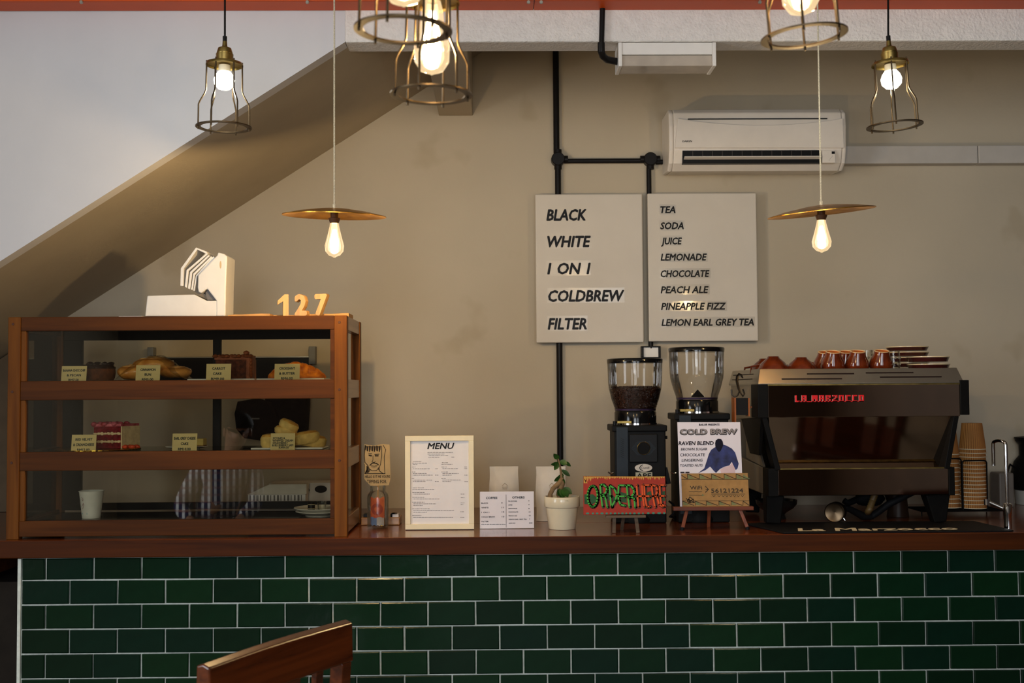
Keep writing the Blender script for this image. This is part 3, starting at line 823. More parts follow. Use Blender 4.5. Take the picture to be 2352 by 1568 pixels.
M_bag = mat('black_cloth', (24, 18, 15), rough=0.9, var=0.15, scale=60, bump=0.4, bscale=160)
def puff(outl, yb, yf, m, nm, par):
    ps = [p(*q) for q in outl]; cx_ = sum(q[0] for q in ps) / len(ps); cz_ = sum(q[1] for q in ps) / len(ps)
    vs = []; n_ = len(ps); prof = [(1.0, yb), (1.0, yb - (yb - yf) * 0.5), (0.93, yf + (yb - yf) * 0.12), (0.75, yf), ]
    for s_, y_ in prof:
        for x, z in ps: vs.append((cx_ + (x - cx_) * s_, y_, cz_ + (z - cz_) * s_))
    fs = []
    for j in range(len(prof) - 1):
        for i in range(n_):
            i2 = (i + 1) % n_; fs.append((j*n_+i, j*n_+i2, (j+1)*n_+i2, (j+1)*n_+i))
    fs.append(tuple((len(prof)-1)*n_ + i for i in range(n_))); fs.append(tuple(range(n_))[::-1])
    b = MB(); b.add(vs, fs); return b.build(nm, m, par, smooth=True, ang=70, nrm=True)
puff([(600, 880), (702, 880), (701, 930), (697, 990), (660, 1003), (600, 1000)], YW - 0.035, Yg - 0.02, M_bag, 'main_pouch', t)
puff([(545, 922), (590, 914), (625, 925), (640, 965), (636, 1000), (600, 1012), (560, 1006), (542, 985), (538, 950)], Yg - 0.021, Yg - 0.07, M_bag, 'front_pouch', t)
q = p(590, 961)
MB().box(q[0] - 0.015, q[0] + 0.014, Yg - 0.074, Yg - 0.07, q[1] - 0.002, q[1] + 0.003).build('zip_pull', M_grey, t)
MB().tube([(p(620, 882)[0], YW - 0.05, p(620, 890)[1]), (p(650, 850)[0], YW - 0.06, p(650, 858)[1]), (p(680, 882)[0], YW - 0.05, p(680, 890)[1])], 0.005, 6).build('strap', M_bag, t)

# on top of the cabinet
zt_ = ztop + 0.0005
def pn(Y, pts): 
    f = pl(Y); return [f(*q) for q in pts]
Yh = YC + 0.10
hold = thing('white_card_holder', 'white card stand with a tall column and slanted fanned sheets', 'card stand', (cx_of(450, Yh, 720), Yh + 0.06, ztop))
f = pl(Yh)
def clampz(pts): return [(x, max(z, zt_)) for x, z in pts]
MB().prism(clampz(pn(Yh, [(333, 726), (338, 679), (400, 677), (446, 676), (474, 690), (498, 690), (498, 726)])), Yh, Yh + 0.13).build('base', M_whitep, hold, bevel=0.003)
MB().prism(clampz(pn(Yh, [(497, 690), (476, 663), (463, 673), (456, 671), (454, 660), (455, 632), (499, 586), (501, 579), (515, 583), (522, 588), (519, 660), (518, 726), (497, 726)])), Yh - 0.002, Yh + 0.12).build('column', M_whitep, hold, bevel=0.004)
MB().prism(pn(Yh, [(475, 688), (496, 688), (476, 663), (470, 672)]), Yh + 0.01, Yh + 0.11).build('notch_back', M_grey, hold)
sheets = [[(414, 656), (415, 616), (450, 568), (476, 578), (474, 583), (453, 573), (422, 617), (421, 657)], [(424, 658), (428, 620), (475, 580), (478, 583), (433, 622), (429, 661)], [(431, 662), (436, 624), (478, 585), (482, 587), (441, 626), (436, 664)],
          [(438, 665), (443, 628), (484, 588), (488, 590), (447, 631), (442, 666)], [(443, 667), (449, 632), (489, 588), (494, 592), (452, 634), (446, 668)]]
for i, s_ in enumerate(sheets):
    MB().prism(pn(Yh + 0.004, s_), Yh + 0.004 + 0.001 * i, Yh + 0.105 - 0.002 * i).build('fanned_sheet', M_whitep, hold, bevel=0.001)
MB().prism(pn(Yh, [(443, 668), (452, 632), (500, 588), (501, 600), (458, 640), (458, 668), (470, 676), (476, 688), (462, 681)]), Yh + 0.02, Yh + 0.10).build('grey_core', mat('grey_card_core', (122, 112, 98), rough=0.7), hold)
q = f(507, 608)
MB().disc(q, 0.003, Yh - 0.0028, 14, rz=0.013).build('embossed_mark', mat('tan_mark', (206, 176, 132)), hold)
Ypp = YC + 0.12
x0 = cx_of(279, Ypp, 720); x1 = cx_of(333, Ypp, 720)
for i in range(3):
    o = MB().box(-(x1 - x0) / 2, (x1 - x0) / 2, -0.05, 0.05, 0, 0.0016).build('paper_sheet', [M_paper, mat('bluish_paper', (176, 184, 200)), M_paper][i], None)
    o.location = ((x0 + x1) / 2 + 0.004 * i, Ypp + 0.01, zt_ + 0.0002 + i * 0.0019); o.rotation_euler = (0, 0, R(5 - 6 * i))
    tag(o, ['lowest white sheet of the small paper pile by the white card stand', 'bluish middle sheet of the small paper pile on the cabinet', 'topmost white sheet of the small paper pile on the cabinet'][i], 'paper', 'papers on top of the cabinet')
def bag_flat(px0, px1, Y, z, h, lab, sd):
    x0 = cx_of(px0, Y, 716); x1 = cx_of(px1, Y, 716); w = x1 - x0
    rr = random.Random(sd); b = MB(); n_ = 9; vs = []; fs = []
    for j in range(2):
        for i in range(n_ + 1):
            u = i / n_; zz = z + (0.0005 if j == 0 else 0.002 + h * (0.35 + 0.65 * u) + rr.uniform(0, h * 0.25))
            for y in (-0.06, 0.06): vs.append((x0 + w * u, Y + y, zz))
    m_ = (n_ + 1) * 2
    for i in range(n_):
        a = i * 2
        fs += [(a, a+1, a+3, a+2), (m_+a, m_+a+2, m_+a+3, m_+a+1), (a, a+2, m_+a+2, m_+a), (a+1, m_+a+1, m_+a+3, a+3)]
    fs += [(0, m_, m_+1, 1), (n_*2, n_*2+1, m_+n_*2+1, m_+n_*2)]
    b.add(vs, fs)
    o = b.build('paper_bag', M_kraft, None)
    tag(o, lab, 'paper bag', 'flat kraft bags on the cabinet')
bag_flat(533, 627, YC + 0.10, zt_, 0.007, 'flat kraft paper bag beside the white card stand', 1)
bag_flat(636, 806, YC + 0.15, zt_, 0.009, 'flat kraft paper bag stack lying behind the wooden numerals', 2)
for ch, px, w, lab in (('1', 648, 31, 'wooden numeral one standing on the cabinet top'), ('2', 697, 31, 'wooden numeral two standing on the cabinet top'), ('7', 743, 31, 'wooden numeral seven standing on the cabinet top')):
    Yn = YC + 0.045
    q = U(px, 720, Yn)
    b = MB().text(ch, 0, 0, 0.095, 0, align='C', bold=0.0045, depth=0.022)
    if ch == '1':
        b = MB().prism([(0.002, 0), (0.018, 0), (0.018, 0.066), (0.006, 0.066), (-0.014, 0.046), (-0.014, 0.034), (0.002, 0.045)], -0.011, 0.011)
    zz0 = min(v.z for v in b.v); zz1 = max(v.z for v in b.v); hx = max(abs(v.x) for v in b.v)
    kz = 50 * mpp(Yn) / (zz1 - zz0); kx = w * mpp(Yn) / 2 / hx
    b.v = [Vector((v.x * kx * (0.9 if ch == '1' else 1), v.y, (v.z - zz0) * kz)) for v in b.v]
    o = b.build('wooden_numeral', W_num, None); o.location = (q.x, Yn, zt_); o.rotation_euler = (0, 0, R(-16 if ch != '1' else 14))
    tag(o, lab, 'number', 'wooden numerals 1 2 7')

# ================================================================== ON THE WALL
# canvases
def canvas(lab, px0, px1, py0, py1, lines, sz, xs):
    Yc = YW - 0.05
    p = pl(Yc)
    x0, z0 = p(px0, py1); x1, z1 = p(px1, py0)
    t = thing('menu_board', lab, 'sign', ((x0 + x1) / 2, YW, z0))
    MB().box(x0, x1, Yc, YW - 0.0265, z0, z1).build('canvas', mat('stretched_canvas', (206, 198, 186), rough=0.65, var=0.02, scale=5, bump=0.15, bscale=500), t, bevel=0.004)
    for st, px, py, pxe in lines:
        q = p(px, py); e = p(pxe, py)
        MB().text(st, q[0], q[1], sz * mpp(Yc), Yc - 0.0012, shear=0.2, bold=sz * 0.000055, width=(e[0] - q[0])).build('lettering', M_inkgloss, t)
        r_ = random.Random(st); fl = MB()
        x_ = q[0] - 0.005
        while x_ < e[0]:
            w_ = min(0.016 + r_.random() * 0.02, e[0] + 0.005 - x_)
            fl.add([(x_, Yc - 0.0006 - r_.random() * 0.0004, q[1] - 0.006), (x_ + w_, Yc - 0.0006 - r_.random() * 0.0004, q[1] - 0.006), (x_ + w_, Yc - 0.0006, q[1] + sz * mpp(Yc) * 0.78 + 0.005), (x_, Yc - 0.0006, q[1] + sz * mpp(Yc) * 0.78 + 0.005)], [(0, 1, 2, 3)])
            x_ += w_ + 0.0006
        fl.build('clear_tape', G_tape, t)
    return t
G_tape = glass('clear_letter_tape', (1, 1, 1), 1.0, rough=0.12)
canvas('white canvas drinks board listing black, white and filter coffee', 1232, 1475, 445, 787,
       [('BLACK', 1256, 506, 1346), ('WHITE', 1258, 567, 1356), ('1 ON 1', 1258, 629, 1356), ('COLDBREW', 1260, 692, 1433), ('FILTER', 1259, 756, 1347)], 36, 0)
canvas('white canvas drinks board listing tea, soda, juice and lemonade', 1491, 1737, 443, 784,
       [('TEA', 1517, 489, 1551), ('SODA', 1517, 526, 1570), ('JUICE', 1519, 561, 1566), ('LEMONADE', 1518, 598, 1623), ('CHOCOLATE', 1518, 636, 1629), ('PEACH ALE', 1518, 673, 1627), ('PINEAPPLE FIZZ', 1519, 711, 1667), ('LEMON EARL GREY TEA', 1520, 748, 1731)], 22, 0)
# conduits
t = thing('electrical_conduit', 'black electrical conduit with round junction boxes on the wall', 'conduit', (U(1281, 368, YW).x, YW, U(1281, 368, YW).z))
Yq = YW - 0.0165
def cond(px0, py0, px1, py1, r=0.0125):
    a = U(px0, py0, Yq); b = U(px1, py1, Yq)
    if abs(px0 - px1) < 20: b.x = a.x = (a.x + b.x) / 2
    else: b.z = a.z = (a.z + b.z) / 2
    return MB().tube([a, b], r, 12)
M_cond = mat('black_conduit', (26, 24, 24), rough=0.35, var=0.05)
jb = [U(1281, 368, YW), U(1492, 368, YW)]
cond(1275, 60, 1279, 352).build('pipe', M_cond, t, smooth=True)
cond(1282, 384, 1287, 1160).build('pipe', M_cond, t, smooth=True)
cond(1296, 369, 1477, 370, 0.010).build('pipe', M_cond, t, smooth=True)
cond(1507, 371, 1545, 373, 0.010).build('pipe', M_cond, t, smooth=True)
cond(1492, 384, 1493, 800, 0.010).build('pipe', M_cond, t, smooth=True)
for q in jb:
    b = MB().lathe([(0, -0.036), (0.024, -0.036), (0.027, -0.033), (0.028, 0.0), (0, 0.0)], (q.x, YW, q.z), 24, axis='y')
    for dx, dz in ((0.04, 0), (-0.04, 0), (0, 0.04), (0, -0.04)):
        if q is jb[0] and dx < 0: continue
        if q is jb[1] and dz > 0: continue
        b.tube([(q.x + dx * 0.55, Yq, q.z + dz * 0.55), (q.x + dx, Yq, q.z + dz)], 0.0155, 12)
    b.build('junction_box', M_cond, t, smooth=True)
q = U(1493, 809, YW)
sk = thing('wall_socket', 'black framed wall socket at the lower end of the conduit', 'socket', (q.x, YW, q.z))
k = mpp(YW)
b = MB()
for a in ((-22, 22, 11, 14), (-22, 22, -14, -11), (-22, -17, -11, 11), (17, 22, -11, 11)):
    b.box(q.x + a[0] * k, q.x + a[1] * k, YW - 0.035, YW - 0.001, q.z + a[2] * k, q.z + a[3] * k)
b.build('frame', M_black, sk, bevel=0.001)
MB().box(q.x - 17 * k, q.x + 17 * k, YW - 0.026, YW - 0.001, q.z - 11 * k, q.z + 11 * k).build('plate', M_whitep, sk)
# upper conduit to the emergency light
t = thing('conduit_elbow', 'black conduit with an elbow feeding the white emergency light', 'conduit', (U(1383, 60, YS - 0.02).x, YS - 0.02, U(1383, 60, YS - 0.02).z))
a = U(1384, 10, YS - 0.018); b_ = U(1381, 118, YS - 0.018)
MB().tube([(a.x, a.y, a.z), (b_.x, a.y, b_.z)], 0.0085, 12).build('pipe', M_cond, t, smooth=True)
c_ = U(1424, 130, YS + 0.05)
MB().tube([(b_.x, a.y, b_.z + 0.028), (b_.x, a.y, b_.z), (b_.x + 0.005, a.y + 0.012, b_.z - 0.010), (b_.x + 0.02, a.y + 0.035, b_.z - 0.016), (c_.x + 0.012, YS + 0.05, b_.z - 0.018)], 0.0115, 12).build('elbow', M_cond, t, smooth=True)
# emergency light under the beam
Ye = YS + 0.002
p = pl(Ye)
x0, z1 = p(1420, 107); x1, z0 = p(1645, 152)
z1 = zb - 0.002
em = thing('emergency_light', 'white emergency light box with a clear diffuser under the beam', 'light fixture', ((x0 + x1) / 2, Ye + 0.05, z0))
hm = (z1 - z0)
MB().box(x0 + 0.012, x1 - 0.012, Ye, Ye + 0.10, z1 - hm * 0.50, z1).build('body', M_whitep, em, bevel=0.002)
for xa_, xb_ in ((x0, x0 + 0.012), (x1 - 0.012, x1)):
    MB().box(xa_, xb_, Ye - 0.004, Ye + 0.104, z0, z1).build('end_cap', M_whitep, em, bevel=0.002)
MB().box(x0 + 0.012, x1 - 0.012, Ye + 0.003, Ye + 0.097, z0 + 0.002, z1 - hm * 0.52).build('diffuser', mat('clear_diffuser', (176, 164, 150), rough=0.15, var=0.05), em, bevel=0.002)
MB().tube([(x0 + 0.02, Ye + 0.05, z0 + 0.014), (x1 - 0.02, Ye + 0.05, z0 + 0.014)], 0.006, 10).build('lamp_tube', M_paper, em)

# air conditioner
Ya = YW - 0.20
p = pl(Ya)
x0, z0 = p(1538, 387); x1, z1 = p(1944, 246)
ac = thing('air_conditioner', 'white wall mounted split air conditioner with an open louver', 'air conditioner', ((x0 + x1) / 2, YW, z0))
h = z1 - z0
M_ac = mat('ivory_plastic', (222, 214, 204), rough=0.35, var=0.015)
side = [(YW - 0.001, z0 + h * 0.04), (YW - 0.001, z1), (Ya + 0.03, z1), (Ya + 0.008, z1 - h * 0.08), (Ya, z1 - h * 0.30), (Ya + 0.004, z0 + h * 0.30), (Ya + 0.022, z0 + h * 0.10), (Ya + 0.06, z0)]
MB().prismx(side, x0 + 0.018, x1 - 0.018).build('body', M_ac, ac, bevel=0.004)
for xa_, xb_ in ((x0, x0 + 0.018), (x1 - 0.018, x1)):
    MB().prismx([(y + 0.004 if y < YW - 0.01 else y, z) for y, z in side], xa_, xb_).build('side_cheek', M_ac, ac, bevel=0.006)
# front panel with the curved smile recess
fx0, fz1 = p(1552, 268); fx1, fz0 = p(1938, 340)
n = 16; top = []
for i in range(n + 1):
    u = i / n
    px_ = 1556 + (1935 - 1556) * u
    py_ = 272 + 16 * math.sin(math.pi * u) ** 0.8
    top.append(p(px_, py_))
MB().prism([p(1550, 340)] + [p(1938, 340)] + top[::-1], Ya - 0.006, Ya + 0.01).build('front_panel', M_ac, ac, bevel=0.002)
MB().box(p(1580, 273)[0], p(1900, 273)[0], Ya - 0.0015, Ya + 0.01, p(1700, 274)[1], p(1700, 272)[1]).build('intake_slot', M_black, ac)
ga, gb = p(1568, 346), p(1886, 374)
MB().box(ga[0], gb[0], Ya - 0.0005, Ya + 0.03, gb[1], ga[1]).build('outlet', M_black, ac)
lv = MB()
for i in range(1, 14):
    xx = ga[0] + (gb[0] - ga[0]) * i / 14
    lv.box(xx - 0.0015, xx + 0.0015, Ya - 0.004, Ya + 0.02, gb[1] + (ga[1] - gb[1]) * .45, ga[1] - 0.003)
lv.build('vane', mat('dark_vane', (52, 46, 42), rough=0.5), ac)
m0 = p(1572, 364)
MB().bar((ga[0] + 0.004, Ya - 0.010, m0[1]), (gb[0] - 0.004, Ya - 0.010, m0[1]), 0.022, 0.003, up=(0, 0.3, 1)).build('louver', M_ac, ac)
q0 = p(1888, 346); q1 = p(1918, 374)
MB().box(q0[0], q1[0], Ya - 0.004, Ya + 0.02, q1[1], q0[1]).build('indicator_panel', M_ac, ac, bevel=0.001)
q = p(1913, 351)
MB().box(q[0] - 0.006, q[0] + 0.006, Ya - 0.0052, Ya - 0.003, q[1] - 0.005, q[1] + 0.005).build('sensor', M_black, ac)
m = MB(); q = p(1567, 327); e = p(1589, 327)
m.text('DAIKIN', q[0], q[1], 0.010, Ya - 0.0066, width=e[0] - q[0], shear=0.1, bold=0.0003)
m.build('logo', M_ink, ac)
b = MB()
for i in range(4):
    u = p(1904 + 2.2 * i, 368 - 3 * i); b.rect(u[0] - .001, u[0] + .001, u[1] - .001, u[1] + .001, Ya - 0.0046)
b.build('indicator_mark', M_grey, ac)
# pipe trunking
Yt = YW - 0.055; p = pl(Yt)
tr = thing('pipe_trunking', 'pale flat pipe trunking running along the wall from the air conditioner', 'trunking', (p(2100, 355)[0], YW, p(2100, 355)[1]))
xa_ = p(1936, 355)[0]; xm_ = p(2247, 355)[0]; za, zb2 = p(2150, 375)[1], p(2150, 334)[1]
M_trunk = mat('trunking_plastic', (186, 180, 172), rough=0.5, var=0.02)
MB().box(xa_, xm_ - 0.0015, Yt, YW - 0.001, za, zb2).build('cover', M_trunk, tr, bevel=0.003)
MB().box(xm_ + 0.0015, XR - 0.001, Yt, YW - 0.001, za, zb2).build('cover', M_trunk, tr, bevel=0.003)

# ================================================================== LAMPS
def point(name, loc, w, c, r=0.02):
    d = bpy.data.lights.new(name, 'POINT'); d.energy = w; d.color = c; d.shadow_soft_size = r
    o = bpy.data.objects.new(name, d); COL.objects.link(o); o.location = loc
    return o
WARM = (1.0, 0.73, 0.40)
def disc_lamp(lab, px, py_rim, pxw, py_bt, Y, tilt, power=15.0):
    """brass dish pendant, bare teardrop bulb under it"""
    k = mpp(Y)
    c = U(px, py_rim, Y)
    t = thing('disc_pendant_lamp', lab, 'lamp', (c.x, Y, c.z), group='brass disc pendants')
    r = pxw * k / 2
    b = MB().lathe([(r, -0.006), (r * 0.7, 0.004), (r * 0.3, 0.013), (0.006, 0.016), (0.006, 0.0185), (r * 0.3, 0.0155), (r * 0.7, 0.0065), (r, -0.0035)], n=56, close=True)
    b.xf(Matrix.Rotation(R(tilt), 4, 'Y') @ Matrix.Rotation(R(4), 4, 'X'))
    b.build('shade', mat('hammered_brass', (214, 160, 66), rough=0.3, metal=1, var=0.12, scale=25, var2=(176, 122, 44), bump=0.35, bscale=35), t, smooth=True, local=True, ang=50, nrm=True)
    b = MB().lathe([(0, 0.016), (0.012, 0.016), (0.027, 0.012), (0.027, 0.0105), (0.012, 0.008), (0.0115, -0.010), (0.018, -0.012), (0.016, -0.018), (0.0125, -0.027), (0, -0.027)], n=24)
    b.build('bulb_holder', mat('dark_bakelite', (74, 56, 40), rough=0.35, var=0.05), t, smooth=True, local=True)
    hb = (py_bt - py_rim) * k
    z0 = -0.026
    Hb = hb + z0
    prof = [(0.0125, z0), (0.014, z0 - Hb * 0.10), (0.021, z0 - Hb * 0.38), (0.0285, z0 - Hb * 0.66), (0.0265, z0 - Hb * 0.82), (0.016, z0 - Hb * 0.94), (0.006, z0 - Hb * 0.975), (0.003, z0 - Hb), (0, z0 - Hb)]
    MB().lathe(prof, n=28).build('bulb', G_bulb, t, smooth=True, local=True)
    b = MB()
    for i in range(6):
        a = i * math.pi / 3
        b.tube([(0.004 * math.cos(a), 0.004 * math.sin(a), z0 - Hb * 0.2), (0.011 * math.cos(a), 0.011 * math.sin(a), z0 - Hb * 0.5), (0.011 * math.cos(a + .5), 0.011 * math.sin(a + .5), z0 - Hb * 0.75)], 0.0012, 5)
    b.build('filament', E_fil, t, local=True)
    MB().tube([(0, 0, 0.017), (0, 0, 0.03)], 0.005, 10).tube([(0, 0, 0.02), (0, 0, ZCEIL - c.z - 0.0005)], 0.0024, 8).build('cord', mat('pale_twisted_cord', (200, 192, 170), rough=0.8, var=0.2, scale=400), t, local=True)
    point('bulb_light', (c.x, Y, c.z + z0 - Hb * 0.55), power, WARM, 0.016)
disc_lamp('brass disc pendant with a bare bulb hanging above the wooden numerals', 768, 492, 238, 592, -0.36, 1.5, 22.0)
disc_lamp('brass disc pendant tilted on its cord, hanging below the air conditioner', 1886, 485, 245, 581, -0.36, -5.5, 8.0)
def cage_lamp(lab, px, ring_py, ring_w, ring_r, tilt, bulb, power, sock=True, cage_bulb_r=0.022):
    Y = ring_r * 2 * F / ring_w + CAMP.y
    k = mpp(Y)
    c = U(px, ring_py, Y)
    # local frame: z=0 at bottom ring, scale from the wire cage proportions (ring diameter 128 units)
    u = ring_r * 2 / 128.0
    t = thing('cage_pendant_lamp', lab, 'lamp', (c.x, Y, c.z), (0, R(tilt), 0), group='wire cage pendants')
    rin = 52 * u; rout = 64 * u
    MB().lathe([(rin, -1.2 * u), (rout, -1.2 * u), (rout, 1.2 * u), (rin, 1.2 * u)], n=48, close=True).build('bottom_ring', M_bronze, t, smooth=True, local=True)
    zt = 148 * u; rt_ = 41 * u
    MB().lathe([(12 * u, zt - 1 * u), (rt_, zt - 1 * u), (rt_ + 1.5 * u, zt - 5 * u), (rt_ + 1.5 * u, zt - 2 * u), (rt_, zt + 1.5 * u), (12 * u, zt + 1.5 * u)], n=40, close=True).build('top_plate', M_brass, t, smooth=True, local=True)
    for i in range(6):
        a = i * math.pi / 3 + 0.25
        ca, sa = math.cos(a), math.sin(a)
        pts = [(rt_ - u, zt + 5 * u), (rt_ - u, zt - 3 * u), (rt_, 84 * u), (rt_ + 3 * u, 76 * u), (54 * u, 58 * u), (57 * u, 50 * u), (57.5 * u, 0), (57.5 * u, -7 * u)]
        MB().tube([(r_ * ca, r_ * sa, z_) for r_, z_ in pts], 1.9 * u, 8).build('cage_wire', M_bronze, t, smooth=True, local=True)
    MB().lathe([(0, zt), (19 * u, zt), (20 * u, zt + 22 * u), (18 * u, zt + 23 * u), (18.5 * u, zt + 25 * u), (15 * u, zt + 36 * u), (6 * u, zt + 40 * u), (5 * u, zt + 52 * u), (0, zt + 52 * u)], n=26).build('socket_cap', M_brass, t, smooth=True, local=True)
    MB().tube([(0, 0, zt + 50 * u), (0, 0, zt + 64 * u)], 5 * u, 10).build('strain_relief', M_black, t, smooth=True, local=True)
    ceil = (ZCEIL - c.z - 0.0005) / math.cos(R(tilt))
    # the cord itself hangs plumb from the ceiling
    o = MB().tube([(0, 0, zt + 62 * u), Matrix.Rotation(-R(tilt), 3, 'Y') @ Vector((0, 0, ZCEIL - c.z - 0.001)) + Vector((0, 0, 0)) * 0], 2.3 * u, 8).build('cord', M_blackm, t, smooth=True, local=True)
    Rm = Matrix.Rotation(R(tilt), 3, 'Y')
    if bulb == 'led':
        MB().lathe([(0, zt - 4 * u), (13 * u, zt - 4 * u), (14 * u, zt - 20 * u), (0, zt - 20 * u)], n=24).build('bulb_neck', mat('warm_white_plastic', (236, 226, 200), rough=0.4), t, smooth=True, local=True)
        rb = 24 * u
        MB().lathe([(14 * u, zt - 19 * u), (20 * u, zt - 27 * u), (rb, zt - 38 * u), (22 * u, zt - 50 * u), (13 * u, zt - 59 * u), (0, zt - 61 * u)], n=26).build('bulb', E_led, t, smooth=True, local=True)
        pz = zt - 66 * u
        point('bulb_light', c + Rm @ Vector((0, 0, pz)), power, (1.0, 0.94, 0.74), 0.015)
    else:
        Hb = 118 * u
        prof = [(13 * u, zt - 2 * u), (16 * u, zt - 14 * u), (20 * u, zt - Hb * 0.38), (28 * u, zt - Hb * 0.60), (27 * u, zt - Hb * 0.82), (18 * u, zt - Hb * 0.94), (5 * u, zt - Hb * 0.98), (0, zt - Hb)]
        MB().lathe(prof, n=30).build('bulb', G_bulb, t, smooth=True, local=True)
        b = MB()
        for i in range(6):
            a = i * math.pi / 3
            b.tube([(4 * u * math.cos(a), 4 * u * math.sin(a), zt - Hb * 0.15), (12 * u * math.cos(a), 12 * u * math.sin(a), zt - Hb * 0.5), (12 * u * math.cos(a + .4), 12 * u * math.sin(a + .4), zt - Hb * 0.8)], 1.2 * u, 5)
        b.build('filament', E_fil, t, local=True)
        point('bulb_light', c + Rm @ Vector((0, 0, zt - Hb * 0.6)), power, WARM, 0.02)
    return t
cage_lamp('wire cage pendant with a round white bulb before the stair side', 514, 292, 128, 0.075, 0.5, 'led', 3.0)
cage_lamp('wire cage pendant with a round white bulb above the pipe trunking', 2055, 289, 128, 0.075, -3, 'led', 3.0)
cage_lamp('wire cage pendant with a glowing teardrop bulb hanging before the soffit', 991, 217, 191, 0.075, 0.8, 'ed', 6.0)
cage_lamp('wire cage pendant cut off by the picture top, largest of the five', 926, 69, 229, 0.075, 1.5, 'ed', 4.5)
cage_lamp('wire cage pendant cut off by the picture top, hanging above the air conditioner', 1847, 83, 200, 0.075, -4.5, 'ed', 4.5)

# ================================================================== ON THE COUNTER, LEFT TO RIGHT
def stand_Y(px, py): return G(px, py, ZC).y
zc_ = ZC + 0.0006
# small wooden tray behind the tip jar
Yw = stand_Y(880, 1206)
p = pl(Yw)
x0, _ = p(829, 1200); x1, _ = p(918, 1200)
t = thing('wooden_tray', 'small light wooden tray with dark clips behind the tip jar', 'tray', ((x0 + x1) / 2, Yw + 0.05, ZC))
z1 = p(880, 1188)[1]
MB().box(x0, x1, Yw, Yw + 0.10, zc_, z1).build('body', wood('light_tray_wood', (170, 124, 74), (128, 86, 46), 'x'), t, bevel=0.003)
for px0, px1, py0 in ((834, 850, 1183), (896, 910, 1181), (898, 906, 1177)):
    MB().box(p(px0, 1185)[0], p(px1, 1185)[0], Yw + 0.01, Yw + 0.06, z1, z1 + 7 * mpp(Yw)).build('dark_clip', M_black, t, bevel=0.001)
MB().box(p(901, 1185)[0], p(915, 1185)[0], Yw + 0.004, Yw + 0.05, z1 + 0.0005, z1 + 0.010).build('pale_tag', M_paper, t)

# tip jar
Yj = stand_Y(868, 1216) + 0.035
k = mpp(Yj); cx = U(868, 1200, Yj).x
jar = thing('tip_jar', 'glass tip jar holding folded banknotes and a few coins', 'jar', (cx, Yj, ZC))
H = (1214 - 1117) * k; r = 24.5 * k
MB().lathe([(0, 0.001), (r * 0.92, 0.001), (r, 0.006), (r, H * 0.72), (r * 0.94, H * 0.80), (r * 0.72, H * 0.87), (r * 0.74, H), (r * 0.69, H), (r * 0.67, H * 0.87), (r * 0.89, H * 0.79), (r * 0.95, H * 0.71), (r * 0.95, 0.008), (0, 0.006)], n=36).build('glass', G_clear, jar, smooth=True, local=True)
M_note = mat('orange_banknote', (212, 112, 62), rough=0.7, var=0.18, scale=30, var2=(176, 78, 52))
M_noteb = mat('blue_banknote', (110, 132, 168), rough=0.7, var=0.12, scale=40)
for i, (m_, z0, z1, a0, a1, rr) in enumerate(((M_note, .28, .74, -2.35, -0.75, .90), (M_noteb, .10, .30, -2.4, -1.6, .88), (mat('pale_banknote', (176, 168, 160), rough=0.7), .09, .30, -1.6, -0.8, .87))):
    vs = []; n = 12
    for j in range(n + 1):
        a = a0 + (a1 - a0) * j / n; q = rr * r * (1 + 0.02 * math.sin(j * 1.7))
        vs += [(q * math.cos(a), q * math.sin(a), H * z0 + 0.002 * math.sin(j)), (q * math.cos(a), q * math.sin(a), H * z1 + 0.003 * math.sin(j * 1.3))]
    b = MB(); b.add(vs, [(2*j, 2*j+2, 2*j+3, 2*j+1) for j in range(n)]); b.build('banknote', m_, jar, smooth=True, local=True)
b = MB()
for j in range(5):
    rr = H * 0.13 - j * 0.0022
    if rr > 0: b.tube([(rr * math.cos(a * .35), 0, rr * math.sin(a * .35)) for a in range(18)], 0.0007, 4, closed=True)
b.v = [Vector((v.x, -math.sqrt(max(1e-6, (r * 0.915) ** 2 - v.x ** 2)) , v.z + H * 0.47)) for v in b.v]
b.build('rosette_print', mat('maroon_print', (140, 54, 56), rough=0.7), jar, local=True)
for i in range(5):
    a = i * 1.3
    MB().lathe([(0, 0), (0.010, 0), (0.010, 0.0018), (0, 0.0018)], (0.012 * math.cos(a), 0.012 * math.sin(a), 0.009 + i * 0.0022), 16).build('coin', mat('coin_brass', (206, 160, 70), rough=0.25, metal=1), jar, local=True)
# sign on a stick in the jar
Ysg = Yj + 0.006
p = pl(Ysg)
tp = thing('tip_jar_sign', 'torn card on a stick with a drawn moustached face above the jar', 'sign', (p(866, 1110)[0], Ysg, p(866, 1110)[1]))
MB().prism([p(*q) for q in ((837, 1020), (860, 1023), (880, 1019), (895, 1021), (897, 1098), (893, 1114), (851, 1115), (842, 1106), (836, 1098))], Ysg, Ysg + 0.0015).build('card', mat('tan_card', (184, 158, 112), rough=0.8, var=0.06), tp)
sx = p(868, 1110)[0]
MB().tube([(sx, Ysg + 0.003, ZC + 0.022), (sx, Ysg + 0.003, p(868, 1090)[1])], 0.0022, 8).build('stick', W_num, tp)
M_char = mat('charcoal_drawing', (62, 52, 40), rough=0.9)
s8 = 784 / 110.0
z2 = lambda pts: [p(820 + x / s8, 1000 + y / s8) for x, y in pts]
w1 = 1.1 * mpp(Ysg)
b = MB()
ys_ = Ysg - 0.0004
